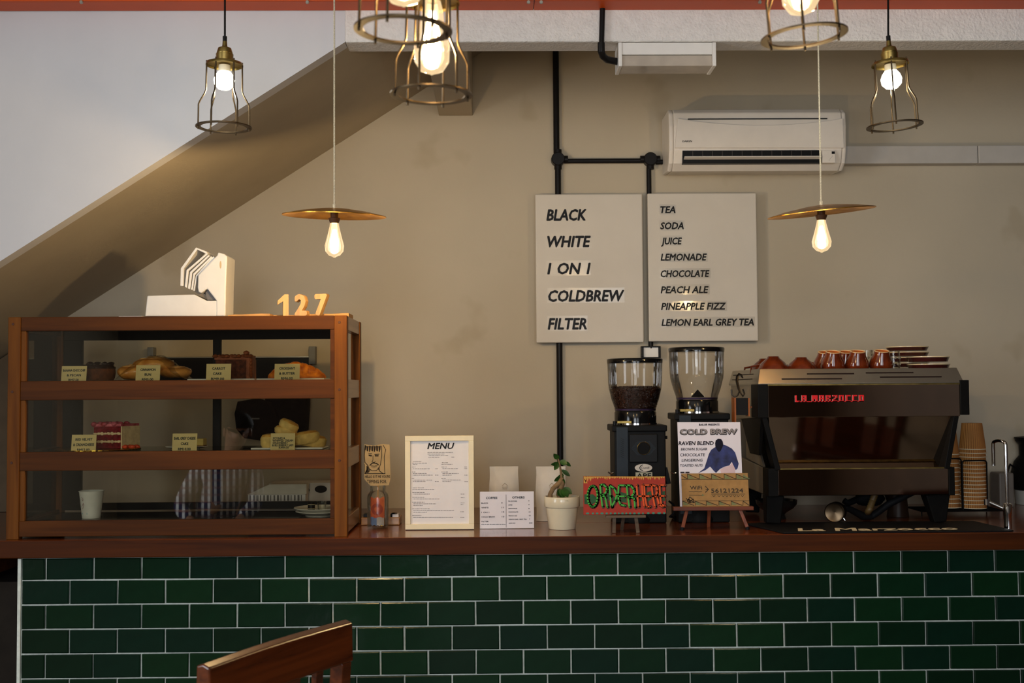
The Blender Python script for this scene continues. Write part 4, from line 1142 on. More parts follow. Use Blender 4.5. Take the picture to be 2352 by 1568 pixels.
for pts, w in (
    ([(135, 160), (120, 330), (130, 440), (170, 480)], 1.6), ([(400, 170), (405, 330), (385, 470), (350, 560)], 1.4), ([(430, 160), (470, 230), (445, 350), (450, 520), (458, 620)], 1.3),
    ([(190, 300), (240, 296)], 1.6), ([(290, 310), (360, 305)], 1.6), ([(200, 325), (235, 330)], 3.0), ([(300, 330), (345, 330)], 3.0),
    ([(262, 330), (262, 395), (245, 430), (285, 440), (300, 420)], 1.0), ([(210, 485), (250, 452), (278, 448), (320, 456), (350, 478)], 2.2), ([(225, 490), (280, 500), (335, 490)], 1.0), ([(235, 510), (280, 518), (320, 508)], 1.0),
    ([(175, 480), (200, 545), (250, 575), (320, 570), (360, 520)], 1.4), ([(165, 500), (165, 560), (130, 620)], 2.2), ([(360, 530), (370, 580), (430, 625)], 1.6), ([(130, 622), (460, 622)], 1.6), ([(125, 470), (125, 600)], 1.0)):
    b.stroke(z2(pts), w * w1, ys_)
for i in range(13):
    x = 140 + i * 20
    b.stroke(z2([(x, 165 + (i % 3) * 4), (x - 8 + (i % 2) * 14, 240 + (i % 4) * 8)]), 2.4 * w1, ys_, joint=False)
for i in range(6):
    b.stroke(z2([(170 + i * 10, 500 + i * 12), (150 + i * 6, 610)]), 1.2 * w1, ys_, joint=False)
b.build('face_drawing', M_char, tp)
b = MB()
for st, xa_, xb_, y_ in (("HELLO IS IT ME YOU'RE", 132, 540, 690), ("TIPPING FOR", 165, 480, 780)):
    a = p(820 + xa_ / s8, 1000 + y_ / s8); e = p(820 + xb_ / s8, 1000 + y_ / s8)
    b.text(st, a[0], a[1], (7.5 if y_ < 700 else 11) * mpp(Ysg), Ysg - 0.0006, width=e[0] - a[0], bold=0.0003)
b.build('handwriting', M_char, tp)

# framed menu
Ym = stand_Y(1008, 1217)
p = pl(Ym)
(x0, z1), (x1, _) = p(930, 1001), p(1088, 1001)
mn = thing('framed_menu', 'cream framed food menu standing on the counter', 'menu', ((x0 + x1) / 2, Ym + 0.01, ZC))
z0 = zc_ + 0.0015
fwid = 12 * mpp(Ym)
b = MB()
for a in ((x0, x1, z1 - fwid, z1), (x0, x1, z0, z0 + fwid), (x0, x0 + fwid, z0 + fwid, z1 - fwid), (x1 - fwid, x1, z0 + fwid, z1 - fwid)):
    MB().box(a[0], a[1], Ym, Ym + 0.016, a[2], a[3]).build('frame_rail', M_cream, mn, bevel=0.0012)
MB().box(x0 + fwid, x1 - fwid, Ym + 0.008, Ym + 0.014, z0 + fwid, z1 - fwid).build('printed_sheet', M_paper, mn)
MB().box(x0 + 0.002, x1 - 0.002, Ym + 0.002, Ym + 0.022, zc_ - 0.0002, zc_ + 0.0015).build('foot_strip', M_black, mn)
MB().bar(((x0 + x1) / 2, Ym + 0.016, z1 - 0.08), ((x0 + x1) / 2, Ym + 0.10, zc_ + 0.003), 0.05, 0.003, up=(0, 1, 0.3)).build('back_strut', M_black, mn)
s9 = 1227 / 180.0
m = lambda x, y: p(920 + x / s9, 990 + y / s9)
b = MB()
a = m(420, 278); e = m(838, 278)
b.text('MENU', a[0], a[1], 19 * mpp(Ym), Ym + 0.0072, shear=0.22, bold=0.0008, width=e[0] - a[0])
b.build('title_lettering', M_ink, mn)
b = MB()
for st, xa_, xb_, y_ in (('WAFFLES', 188, 322, 482), ('BAKES', 648, 742, 500), ('EGG TOAST', 192, 366, 896)):
    a = m(xa_, y_); e = m(xb_, y_)
    b.text(st, a[0], a[1], 2.6 * mpp(Ym), Ym + 0.0072, width=e[0] - a[0], bold=0.00012)
rows = [(420, 815, 334), (420, 685, 360), (440, 755, 384), (435, 605, 408), (795, 845, 406), (180, 412, 502), (190, 262, 522), (640, 812, 520), (178, 232, 563), (190, 455, 590), (536, 584, 590), (640, 720, 563), (655, 900, 588), (995, 1042, 563), (998, 1042, 588),
        (178, 238, 640), (190, 405, 664), (190, 500, 690), (540, 596, 690), (640, 745, 640), (655, 908, 664), (655, 798, 690), (1000, 1052, 690), (172, 220, 742), (190, 492, 768), (190, 388, 790), (536, 596, 790), (636, 712, 742), (655, 945, 766), (655, 790, 790), (1000, 1054, 790),
        (182, 525, 914), (182, 378, 960), (200, 455, 986), (940, 998, 986), (182, 368, 1037), (200, 608, 1062), (942, 998, 1042), (182, 372, 1114), (198, 555, 1140), (198, 342, 1166), (940, 998, 1125), (940, 980, 1150), (180, 452, 1218), (198, 836, 1244), (198, 410, 1270), (936, 996, 1264), (180, 325, 1322), (195, 820, 1350), (936, 996, 1350)]
rr = random.Random(5)
for xa_, xb_, y_ in rows:
    x = xa_
    while x < xb_ - 4:
        w = min(rr.uniform(10, 46), xb_ - x)
        a = m(x, y_ + 5); e = m(x + w, y_ - 5); b.rect(a[0], e[0], a[1] + 0.0002, e[1] - 0.0002, Ym + 0.0072); x += w + 7
b.build('small_print', mat('faded_print', (128, 122, 120), rough=0.7), mn, kind='stuff')

# coffee price card in a clear holder
Yd_ = stand_Y(1164, 1214)
p = pl(Yd_)
(x0, z1), (x1, _) = p(1102, 1129), p(1226, 1129)
cd = thing('price_card_holder', 'white coffee and others price card in a clear stand', 'price card', ((x0 + x1) / 2, Yd_, ZC))
MB().box(x0, x1, Yd_, Yd_ + 0.0015, zc_ + 0.001, z1).build('card', mat('pinkish_white_card', (230, 222, 222), rough=0.6, var=0.015), cd)
MB().box(x0 - 0.001, x1 + 0.001, Yd_ - 0.0035, Yd_ - 0.0015, zc_, z1 + 0.001).build('clear_front', glass('card_cover', (1, 1, 1), 0.3, rough=0.1), cd)
MB().box(x0 - 0.001, x1 + 0.001, Yd_ - 0.0035, Yd_ + 0.05, zc_ - 0.0003, zc_ + 0.0008).build('clear_foot', G_clear, cd)
s6 = 2091 / 280.0
m = lambda x, y: p(1080 + x / s6, 1030 + y / s6)
yl = Yd_ - 0.0006
b = MB()
for st, xa_, xb_, y_, h_ in (('COFFEE', 270, 465, 862, 6.6), ('OTHERS', 722, 930, 854, 6.6)):
    a = m(xa_, y_); e = m(xb_, y_); b.text(st, a[0], a[1], h_ * mpp(Yd_), yl, width=e[0] - a[0], bold=0.0003)
a = m(618, 1352); e = m(618, 785); b.rect(a[0] - 0.0006, a[0] + 0.0006, a[1], e[1], yl)
b.build('heading_lettering', M_ink, cd)
b = MB()
for st, xa_, xb_, y_ in (('BLACK', 190, 308, 946), ('8', 535, 553, 940), ('WHITE', 192, 312, 1024), ('11', 540, 580, 1020), ('1 ON 1', 195, 325, 1104), ('10', 540, 584, 1096), ('COLD BREW', 195, 425, 1182), ('13', 543, 584, 1176), ('FILTER', 195, 315, 1262),
                         ('TEA (HOT/ICED)', 650, 803, 910), ('9', 998, 1014, 904), ('JUICE', 655, 722, 974), ('9', 998, 1016, 970), ('LEMONADE', 655, 805, 1036), ('8', 1000, 1016, 1036), ('CHOCOLATE', 657, 822, 1096), ('10', 1006, 1034, 1094), ('PEACH ALE', 660, 803, 1160), ('10', 1008, 1036, 1156), ('LEMON EARL GREY TEA', 662, 970, 1222), ('7', 1010, 1022, 1218), ('ADD ICE', 662, 772, 1288), ('0.50', 1010, 1065, 1284)):
    a = m(xa_, y_); e = m(xb_, y_); b.text(st, a[0], a[1], (4.4 if xa_ < 640 else 3.6) * mpp(Yd_), yl, width=e[0] - a[0], bold=0.00016)
x = 190
while x < 600:
    w = rr.uniform(20, 60); a = m(x, 1303); e = m(min(x + w, 605), 1294); b.rect(a[0], e[0], a[1], e[1], yl); x += w + 10
b.build('price_lettering', mat('dark_print', (70, 66, 68), rough=0.7), cd)

# coffee bags
def coffee_bag(lab, px0, px1, py0, Y, shade):
    p = pl(Y - 0.015)
    (x0, z1), (x1, _) = p(px0, py0), p(px1, py0)
    w = x1 - x0; h = z1 - ZC
    t = thing('coffee_bag', lab, 'bag', ((x0 + x1) / 2, Y, ZC), group='plain white coffee bags at the wall')
    n, mm = 10, 12; vs = []; fs = []
    for sgn in (-1, 1):
        for j in range(mm + 1):
            v = j / mm
            for i in range(n + 1):
                u = i / n
                th_ = 0.034 * math.sin(math.pi * u) ** 0.6 * (1 - v ** 2.2) * (0.55 + 0.45 * min(1, v * 4)) + 0.0012
                x = x0 + w * u + (0.0015 * math.sin(v * 9 + u * 3))
                vs.append((x, Y + sgn * th_ + 0.0018 * math.sin(u * 11 + v * 17 + shade), zc_ + h * v))
    o_ = (n + 1) * (mm + 1)
    for s_ in range(2):
        for j in range(mm):
            for i in range(n):
                q = (s_*o_ + j*(n+1)+i, s_*o_ + j*(n+1)+i+1, s_*o_ + (j+1)*(n+1)+i+1, s_*o_ + (j+1)*(n+1)+i)
                fs.append(q if s_ == 0 else q[::-1])
    for i in range(n):
        fs.append((i+1, i, o_+i, o_+i+1)); a = mm*(n+1); fs.append((a+i, a+i+1, o_+a+i+1, o_+a+i))
    b = MB(); b.add(vs, fs)
    b.build('pouch', mat('white_bag_paper', (206, 200, 188), rough=0.45, var=0.04, scale=14, bump=0.25, bscale=26), t, smooth=True)
    b = MB()
    cxp = (px0 + px1) / 2 + 2
    pf = pl(Y - 0.036)
    for st, dy in (([(-6, 2), (0, -4), (6, 2)], 41), ([(-6, 0), (6, 0)], 46), ([(-5, 0), (5, 0)], 50)):
        b.stroke([pf(cxp + x, py0 + dy + y) for x, y in st], 1.2 * mpp(Y), Y - 0.0375)
    b.build('printed_mark', mat('pale_grey_print', (168, 158, 142), rough=0.7), t)
coffee_bag('plain white coffee bag behind the coffee price card', 1124, 1191, 1072, stand_Y(1150, 1196) + 0.03, 0)
coffee_bag('plain white coffee bag behind the potted plant', 1231, 1300, 1072, stand_Y(1245, 1198) + 0.03, 2)

# potted plant
Ypl = stand_Y(1291, 1217) + 0.04
k = mpp(Ypl); q = U(1291, 1217, Ypl - 0.04)
cx = U(1291, 1180, Ypl).x
pot = thing('potted_plant', 'small ficus with a thick root in a cream glazed pot', 'plant', (cx, Ypl, ZC))
Hp = 74 * k
MB().lathe([(0, 0.0006), (30 * k, 0.0006), (31 * k, 0.003), (37 * k, Hp * 0.66), (39 * k, Hp * 0.67), (41 * k, Hp * 0.70), (41 * k, Hp * 0.98), (40 * k, Hp), (38 * k, Hp), (37 * k, Hp * 0.90), (0, Hp * 0.90)], n=44).build('pot', mat('cream_glaze', (216, 204, 174), rough=0.22, var=0.04, scale=12, coat=0.3), pot, smooth=True, local=True, ang=50)
MB().blob((0, 0, Hp * 0.91), (37 * k, 37 * k, 0.004), 24, 6, noise=0.1).build('soil', mat('dark_soil', (38, 26, 18), rough=0.95, var=0.3, scale=120, bump=0.8, bscale=150), pot, smooth=True, local=True)
pp = lambda px, py, dy=0.0: U(px, py, Ypl) + Vector((0, dy, 0))
M_bark = mat('ficus_bark', (124, 98, 66), rough=0.8, var=0.15, scale=50, bump=0.4)
MB().tube([pp(1263, 1146), pp(1264, 1134), pp(1270, 1122), pp(1279, 1114), pp(1287, 1107), pp(1291, 1100)], [6.5*k, 5.5*k, 5.5*k, 6*k, 7*k, 6*k], 10).build('root', M_bark, pot, smooth=True)
MB().tube([pp(1287, 1146, .006), pp(1282, 1136, .006), pp(1287, 1122, .004), pp(1292, 1108), pp(1291, 1098), pp(1288, 1082), pp(1286, 1068), pp(1283, 1056), pp(1280, 1050)], [5*k, 5*k, 7*k, 7*k, 4.5*k, 2.6*k, 2*k, 1.6*k, 1.2*k], 10).build('stem', M_bark, pot, smooth=True)
M_leaf = mat('ficus_leaf', (44, 84, 28), rough=0.35, var=0.2, scale=40, var2=(22, 50, 16), coat=0.2)
def leaf(bx, by, tx, ty, w, dy0=0.0, dy1=-0.01, roll=0.3):
    a = pp(bx, by, dy0); t_ = pp(tx, ty, dy1)
    ax = t_ - a; L = ax.length; ax.normalize()
    side = ax.cross(Vector((0, -1, 0))).normalized(); nrm = side.cross(ax)
    side = (side * math.cos(roll) + nrm * math.sin(roll)).normalized(); nrm = side.cross(ax)
    vs = []; prof = [(0, 0.06), (.15, .6), (.38, 1.0), (.62, .9), (.84, .5), (1, .0)]
    for u, ww in prof:
        for s_ in (-1, 0, 1):
            vs.append(a + ax * L * u + side * s_ * w * k / 2 * ww + nrm * (abs(s_) * 0.18 * w * k * ww * 0.6 + 0.10 * L * u * u))
    fs = []
    for j in range(5):
        for i in range(2): fs.append((j*3+i, j*3+i+1, (j+1)*3+i+1, (j+1)*3+i))
    b = MB(); b.add(vs, fs); return b.build('leaf', M_leaf, pot, smooth=True, ang=80)
for lf in ((1284, 1055, 1271, 1040, 13), (1286, 1058, 1303, 1066, 14), (1297, 1060, 1311, 1071, 9, 0, .01), (1284, 1064, 1264, 1065, 10), (1283, 1060, 1271, 1079, 14, 0, -.015), (1290, 1078, 1309, 1094, 11), (1287, 1060, 1278, 1072, 9, 0, .01),
           (1287, 1095, 1271, 1104, 10), (1289, 1090, 1277, 1097, 5), (1290, 1092, 1296, 1090, 10, 0, -.02), (1292, 1112, 1296, 1098, 10, 0, -.012), (1290, 1118, 1292, 1144, 20, 0, -.02), (1292, 1120, 1314, 1134, 17, 0, -.012), (1289, 1122, 1279, 1138, 14, .0, -.012), (1291, 1120, 1304, 1142, 18, 0, -.022), (1290, 1126, 1286, 1144, 14, .0, -.024)):
    leaf(*lf)

# painted ORDER HERE board on a little grey easel
Yo = stand_Y(1435, 1224) + 0.012
p = pl(Yo)
so = 2352 / 230.0
o_ = lambda x, y: p(1330 + x / so, 1080 + y / so)
(xa_, za_), (xb_, zb_) = o_(105, 1045), o_(2040, 140)
os_ = thing('order_sign', 'red painted board reading order here in green and orange', 'sign', ((xa_ + xb_) / 2, Yo, za_))
MB().prism([o_(105, 1045), o_(2045, 1015), o_(2025, 150), o_(105, 135)], Yo, Yo + 0.010).build('board', mat('red_brick_paint', (164, 50, 34), rough=0.7, var=0.06, scale=30), os_, bevel=0.001)
rr = random.Random(11)
b = MB()
x = 110
while x < 1990:
    w = rr.uniform(50, 95); hh = rr.uniform(40, 90) if x > 220 else 150 - (x - 110) * 0.3
    b.add([(*(lambda q: (q[0], Yo - 0.0004, q[1]))(o_(x, 140)),), (*(lambda q: (q[0], Yo - 0.0004, q[1]))(o_(x + w * 0.55, 140 + hh)),), (*(lambda q: (q[0], Yo - 0.0004, q[1]))(o_(min(x + w, 2020), 142)),)], [(0, 1, 2)])
    x += w * 0.75
q0 = o_(108, 165); q1 = o_(2020, 140)
b.rect(q0[0], q1[0], q0[1], q1[1] - 0.0008, Yo - 0.0005)
b.add([(*(lambda q: (q[0], Yo - 0.0004, q[1]))(o_(*u)),) for u in ((108, 140), (108, 300), (200, 300), (125, 190))], [(0, 1, 2, 3)])
b.build('yellow_fringe', mat('ochre_paint', (206, 152, 70), rough=0.7), os_)
b = MB()
for poly in ([(120, 560), (330, 560), (420, 640), (470, 700), (300, 800), (125, 790)], [(520, 540), (700, 500), (780, 640), (690, 720), (540, 680)], [(760, 520), (880, 700), (830, 790), (740, 700)], [(960, 500), (1110, 540), (1120, 760), (980, 740), (940, 600)], [(1240, 560), (1330, 480), (1440, 540), (1480, 700), (1400, 760), (1330, 720)], [(1560, 540), (1680, 480), (1720, 640), (1620, 740)], [(1840, 520), (2020, 480), (2020, 720), (1930, 700)]):
    b.add([(*(lambda q: (q[0], Yo - 0.0005, q[1]))(o_(*u)),) for u in poly], [tuple(range(len(poly)))])
b.build('green_patches', mat('bottle_green_paint', (42, 86, 50), rough=0.7, var=0.15, scale=60), os_)
b = MB()
for cxq, w in ((200, 42), (325, 28), (425, 34), (540, 42), (650, 30), (745, 26), (845, 32), (935, 22), (1020, 34), (1110, 26), (1200, 30), (1300, 34), (1405, 30), (1500, 22), (1625, 34), (1745, 36), (1880, 48), (2000, 30)):
    qq = o_(cxq, 1008 - (6 if cxq > 1550 else 0)); b.disc(qq, w / so * mpp(Yo), Yo - 0.0005, 8, rz=22 / so * mpp(Yo))
b.build('teal_dots', mat('teal_paint', (66, 134, 112), rough=0.7), os_)
def ell(cx, cy, rx, ry, a0=0, a1=360, n=20, tilt=0):
    out = []
    for i in range(n + 1):
        a = R(a0 + (a1 - a0) * i / n); x = rx * math.cos(a); y = ry * math.sin(a)
        out.append((cx + x * math.cos(tilt) - y * math.sin(tilt), cy + x * math.sin(tilt) + y * math.cos(tilt)))
    return out
GL = [ell(312, 605, 118, 248), [(490, 340), (510, 560), (545, 850)], [(490, 340), (560, 325), (640, 400), (645, 480), (590, 560), (520, 600)], [(540, 590), (610, 620), (660, 865)], [(710, 350), (730, 600), (755, 850)], [(710, 350), (820, 420), (885, 560), (850, 700), (760, 850)],
      [(1075, 350), (930, 350), (915, 560), (925, 700), (970, 800), (1080, 825)], [(920, 610), (1080, 605)], [(1115, 345), (1140, 600), (1180, 860)], [(1115, 345), (1210, 355), (1280, 440), (1285, 540), (1220, 610), (1150, 640)], [(1190, 620), (1280, 640), (1300, 700), (1310, 870)]]
OL = [[(1350, 340), (1370, 600), (1390, 850)], [(1480, 330), (1490, 600), (1530, 850)], [(1365, 605), (1490, 605)], [(1660, 345), (1530, 345), (1540, 600), (1590, 850), (1665, 845)], [(1540, 605), (1665, 600)], [(1700, 340), (1730, 600), (1780, 855)], [(1700, 340), (1810, 370), (1840, 480), (1800, 580), (1730, 610)], [(1750, 600), (1830, 620), (1880, 800), (1960, 850)], [(2010, 345), (1890, 345), (1900, 600), (1930, 800), (2020, 830)], [(1900, 600), (2010, 595)]]
b = MB()
for st in GL + OL:
    b.stroke([o_(x + 24, y + 10) for x, y in st], 78 / so * mpp(Yo), Yo - 0.0008)
b.build('letter_shadow', mat('dark_brown_paint', (62, 38, 28), rough=0.7), os_)
b = MB()
for st in GL: b.stroke([o_(*q) for q in st], 36 / so * mpp(Yo), Yo - 0.0012)
b.build('order_lettering', mat('bright_green_paint', (70, 172, 62), rough=0.6), os_)
b = MB()
for st in OL: b.stroke([o_(*q) for q in st], 38 / so * mpp(Yo), Yo - 0.0012)
b.build('here_lettering', mat('bright_orange_paint', (224, 84, 24), rough=0.6), os_)
M_eg = wood('grey_easel_wood', (108, 92, 76), (78, 64, 52), 'x', rough=0.6, coat=0.0)
ea = thing('small_easel', 'small grey wooden easel under the order here board', 'easel', (o_(1100, 1100)[0], Yo, ZC))
ql = o_(630, 1112); qr = o_(1560, 1050); zl_ = za_ - 0.0015
MB().box(ql[0], qr[0], Yo - 0.012, Yo + 0.014, zl_ - 0.008, zl_).build('ledge', M_eg, ea, bevel=0.001)
for xx in (810, 1375):
    q = o_(xx, 1400)
    MB().bar((q[0] + (0.003 if xx < 1000 else -0.005), Yo + 0.004, zl_ - 0.008), (q[0], Yo - 0.010, zc_ - 0.0002), 0.011, 0.008, up=(0, 1, 0)).build('leg', M_eg, ea)
MB().bar((ql[0] + 0.06, Yo + 0.016, zl_ - 0.004), (ql[0] + 0.06, Yo + 0.075, zc_ + 0.002), 0.010, 0.006, up=(0, 1, 0)).build('leg', M_eg, ea)
MB().bar((ql[0] + 0.06, Yo + 0.016, zl_ - 0.004), (ql[0] + 0.06, Yo + 0.020, zl_ + 0.10), 0.016, 0.006, up=(0, 1, 0)).build('back_rest', M_eg, ea)

# poster and wifi card on the red wood easel
Yz = stand_Y(1640, 1217) + 0.02
p = pl(Yz)
qk = 1419 / 190.0
w_ = lambda x, y: p(1540 + x / qk, 960 + y / qk)
zled = w_(700, 1510)[1]
po = thing('cold_brew_poster', 'white cold brew poster with a blue figure standing on the easel', 'poster', (w_(680, 1500)[0], Yz, zled))
MB().prism([(w_(165, 1500)[0], zled), (w_(1250, 1500)[0], zled), w_(1195, 70), w_(118, 70)], Yz, Yz + 0.003).build('sheet', mat('cool_white_paper', (226, 220, 228), rough=0.6, var=0.01), po)
b = MB()
a = w_(170, 280); e = w_(1140, 280)
b.text('COLD BREW', a[0], a[1], 16 * mpp(Yz), Yz - 0.0005, bold=0.0026, width=e[0] - a[0])
b.build('title_outline', M_ink, po)
b = MB()
b.text('COLD BREW', a[0] + 0.0012, a[1] + 0.0012, 15.4 * mpp(Yz), Yz - 0.0009, bold=0.0010, width=e[0] - a[0] - 0.0022)
b.build('title_lettering', mat('silver_print', (150, 142, 142), rough=0.6, var=0.2, scale=160), po)
b = MB()
for st, xa_, xb_, y_, h_, bo in (('BAILUR PRESENTS', 488, 840, 128, 6, .00035), ('RAVEN BLEND', 140, 740, 462, 12, .0006), ('BROWN SUGAR', 180, 630, 555, 8.5, .0002), ('CHOCOLATE', 165, 590, 655, 9.5, .0002), ('LINGERING', 190, 550, 745, 9, .0002), ('TOASTED NUTS', 165, 550, 830, 7.5, .0002)):
    a = w_(xa_, y_); e = w_(xb_, y_)
    b.text(st, a[0], a[1], h_ * mpp(Yz), Yz - 0.0005, bold=bo, width=e[0] - a[0], shear=0.12)
for x0_, x1_ in ((170, 240), (255, 325)):
    a = w_(x0_, 945); e = w_(x1_, 918); b.rect(a[0], e[0], a[1], e[1], Yz - 0.0005)
b.build('lettering', mat('poster_ink', (44, 36, 42), rough=0.6), po)
fig = [(765, 430), (775, 380), (820, 352), (870, 360), (895, 400), (905, 455), (960, 470), (1050, 520), (1110, 590), (1140, 690), (1170, 780), (1150, 860), (1120, 890), (1090, 830), (1050, 750), (1010, 810), (930, 830), (850, 870), (780, 940), (740, 900), (680, 830), (600, 890), (470, 945), (580, 860), (625, 720), (660, 610), (700, 540), (770, 495)]
MB().add([], [])
b = MB(); b.add([(w_(*q)[0], Yz - 0.0004, w_(*q)[1]) for q in fig], [tuple(range(len(fig)))[::-1]])
b.build('blue_figure_print', mat('deep_blue_print', (52, 62, 120), rough=0.6, var=0.25, scale=30, var2=(34, 36, 66)), po)
hd = [(765, 430), (775, 380), (820, 352), (870, 360), (895, 400), (905, 455), (890, 500), (860, 560), (830, 580), (800, 550), (770, 490)]
b = MB(); b.add([(w_(*q)[0], Yz - 0.0007, w_(*q)[1]) for q in hd], [tuple(range(len(hd)))[::-1]])
b.build('dark_head_print', mat('dark_blue_print', (24, 24, 40), rough=0.6), po)
sk_ = [(850, 880), (930, 835), (1010, 815), (1060, 770), (1110, 860), (1110, 945), (870, 945)]
b = MB(); b.add([(w_(*q)[0], Yz - 0.0003, w_(*q)[1]) for q in sk_], [tuple(range(len(sk_)))[::-1]])
b.build('pale_print', mat('pale_pink_print', (214, 186, 190), rough=0.6), po)
# wifi card in front
Yf_ = Yz - 0.006
p2 = pl(Yf_)
v_ = lambda x, y: p2(1540 + x / qk, 960 + y / qk)
wf = thing('wifi_card', 'brown cardboard wifi password card with triangle borders', 'sign', (v_(770, 1500)[0], Yf_, zled))
MB().prism([(v_(205, 1500)[0], zled), (v_(1355, 1500)[0], zled), v_(1325, 942), v_(185, 950)], Yf_, Yf_ + 0.0025).build('card', M_kraftc, wf)
b = MB(); lw = 1.0 * mpp(Yf_)
b.stroke([v_(190, 1048), v_(1335, 1048)], lw, Yf_ - 0.0005); b.stroke([v_(205, 1418), v_(1350, 1415)], lw, Yf_ - 0.0005)
for x in (290, 495, 705, 920, 1125): b.stroke([v_(x, 955), v_(x, 1045)], lw * 1.2, Yf_ - 0.0005); b.stroke([v_(x + 5, 960), v_(x + 205, 1045)], lw * 1.6, Yf_ - 0.0005)
b.stroke([v_(190, 980), v_(285, 1040)], lw * 1.6, Yf_ - 0.0005)
for x in (210, 425, 615, 830, 1040, 1245): b.stroke([v_(x, 1420), v_(x, 1495)], lw * 1.2, Yf_ - 0.0005); b.stroke([v_(x + 5, 1425), v_(min(x + 190, 1350), 1495)], lw * 1.6, Yf_ - 0.0005)
for st in ([(270, 1375), (320, 1440), (410, 1450), (395, 1400), (330, 1350), (290, 1430)], [(300, 1390), (400, 1440)], [(310, 1450), (390, 1385)], [(320, 1390), (340, 1450)]): b.stroke([v_(*q) for q in st], lw * 1.8, Yf_ - 0.0005)
b.build('border_drawing', mat('brown_pen', (66, 50, 30), rough=0.7), wf)
b = MB()
for x in (300, 505, 715, 930, 1135, 1245): b.add([(v_(*q)[0], Yf_ - 0.0003, v_(*q)[1]) for q in ((x, 965), (x, 1040), (x + 120, 1040))], [(0, 1, 2)])
for x in (220, 435, 625, 840, 1050): b.add([(v_(*q)[0], Yf_ - 0.0003, v_(*q)[1]) for q in ((x, 1430), (x, 1490), (x + 110, 1490))], [(0, 1, 2)])
b.add([(v_(*q)[0], Yf_ - 0.0003, v_(*q)[1]) for q in ((540, 1300), (540, 1340), (585, 1320))], [(0, 1, 2)])
b.build('green_print', mat('faded_green_pen', (120, 126, 82), rough=0.7), wf, kind='stuff')
b = MB()
for st, xa_, xb_, y_, h_, bo in (('WiFi', 335, 540, 1222, 11.5, .0003), ('56121224', 700, 1245, 1278, 13.5, .0003)):
    a = v_(xa_, y_); e = v_(xb_, y_); b.text(st, a[0], a[1], h_ * mpp(Yf_), Yf_ - 0.0006, width=e[0] - a[0], bold=bo, shear=-0.05)
b.stroke([v_(600, 1170), v_(650, 1220), v_(600, 1270)], lw * 1.6, Yf_ - 0.0006); b.stroke([v_(605, 1220), v_(650, 1222)], lw * 1.4, Yf_ - 0.0006)
b.stroke([v_(700, 1300), v_(1275, 1300)], lw, Yf_ - 0.0006); b.stroke([v_(320, 1318), v_(540, 1322)], lw, Yf_ - 0.0006)
for x in (720, 810, 880, 945, 1010, 1075, 1140, 1210):
    b.stroke([v_(x, 1325), v_(x + 25, 1345), v_(x + 45, 1322)], lw, Yf_ - 0.0006)
b.stroke([v_(320, 1262), v_(360, 1254), (v_(400, 1264)), v_(440, 1254), v_(480, 1264), v_(535, 1256)], lw, Yf_ - 0.0006)
b.build('handwriting', mat('brown_pen2', (58, 46, 34), rough=0.7), wf)
ez = thing('wooden_easel', 'red brown wooden easel holding the cold brew poster', 'easel', (v_(700, 1520)[0], Yz, ZC))
x0 = p(1545, 1165)[0]; x1 = p(1729, 1165)[0]
MB().box(x0, x1, Yz - 0.016, Yz + 0.012, zled - 0.013, zled - 0.0004).build('ledge', wood('easel_ledge', (132, 68, 40), (90, 42, 24), 'x', rough=0.4), ez, bevel=0.0015)
for a, c_ in (((1578, 1172), (1566, 1211)), ((1700, 1172), (1714, 1211))):
    u0 = p(*a); u1 = p(*c_)
    MB().bar((u0[0], Yz + 0.004, zled - 0.012), (u1[0], Yz - 0.014, ZC + 0.008), 0.011, 0.010, up=(0, 1, 0)).build('leg', W_easel, ez, bevel=0.001)
    MB().lathe([(0, 0), (0.0075, 0), (0.006, 0.010), (0, 0.010)], (u1[0] + (0.001 if a[0] > 1600 else -0.001), Yz - 0.0145, ZC + 0.0002), 12).build('rubber_foot', M_rubber, ez, smooth=True)
u0 = p(1636, 1172)
MB().bar((u0[0], Yz + 0.014, zled + 0.11), (u0[0], Yz + 0.075, ZC + 0.001), 0.011, 0.009, up=(0, 1, 0)).build('leg', W_easel, ez, bevel=0.001)
MB().bar((u0[0] - 0.045, Yz + 0.010, zled - 0.004), (u0[0] - 0.004, Yz + 0.014, zled + 0.13), 0.010, 0.006, up=(0, 1, 0)).bar((u0[0] + 0.045, Yz + 0.010, zled - 0.004), (u0[0] + 0.004, Yz + 0.014, zled + 0.13), 0.010, 0.006, up=(0, 1, 0)).build('back_frame', W_easel, ez)

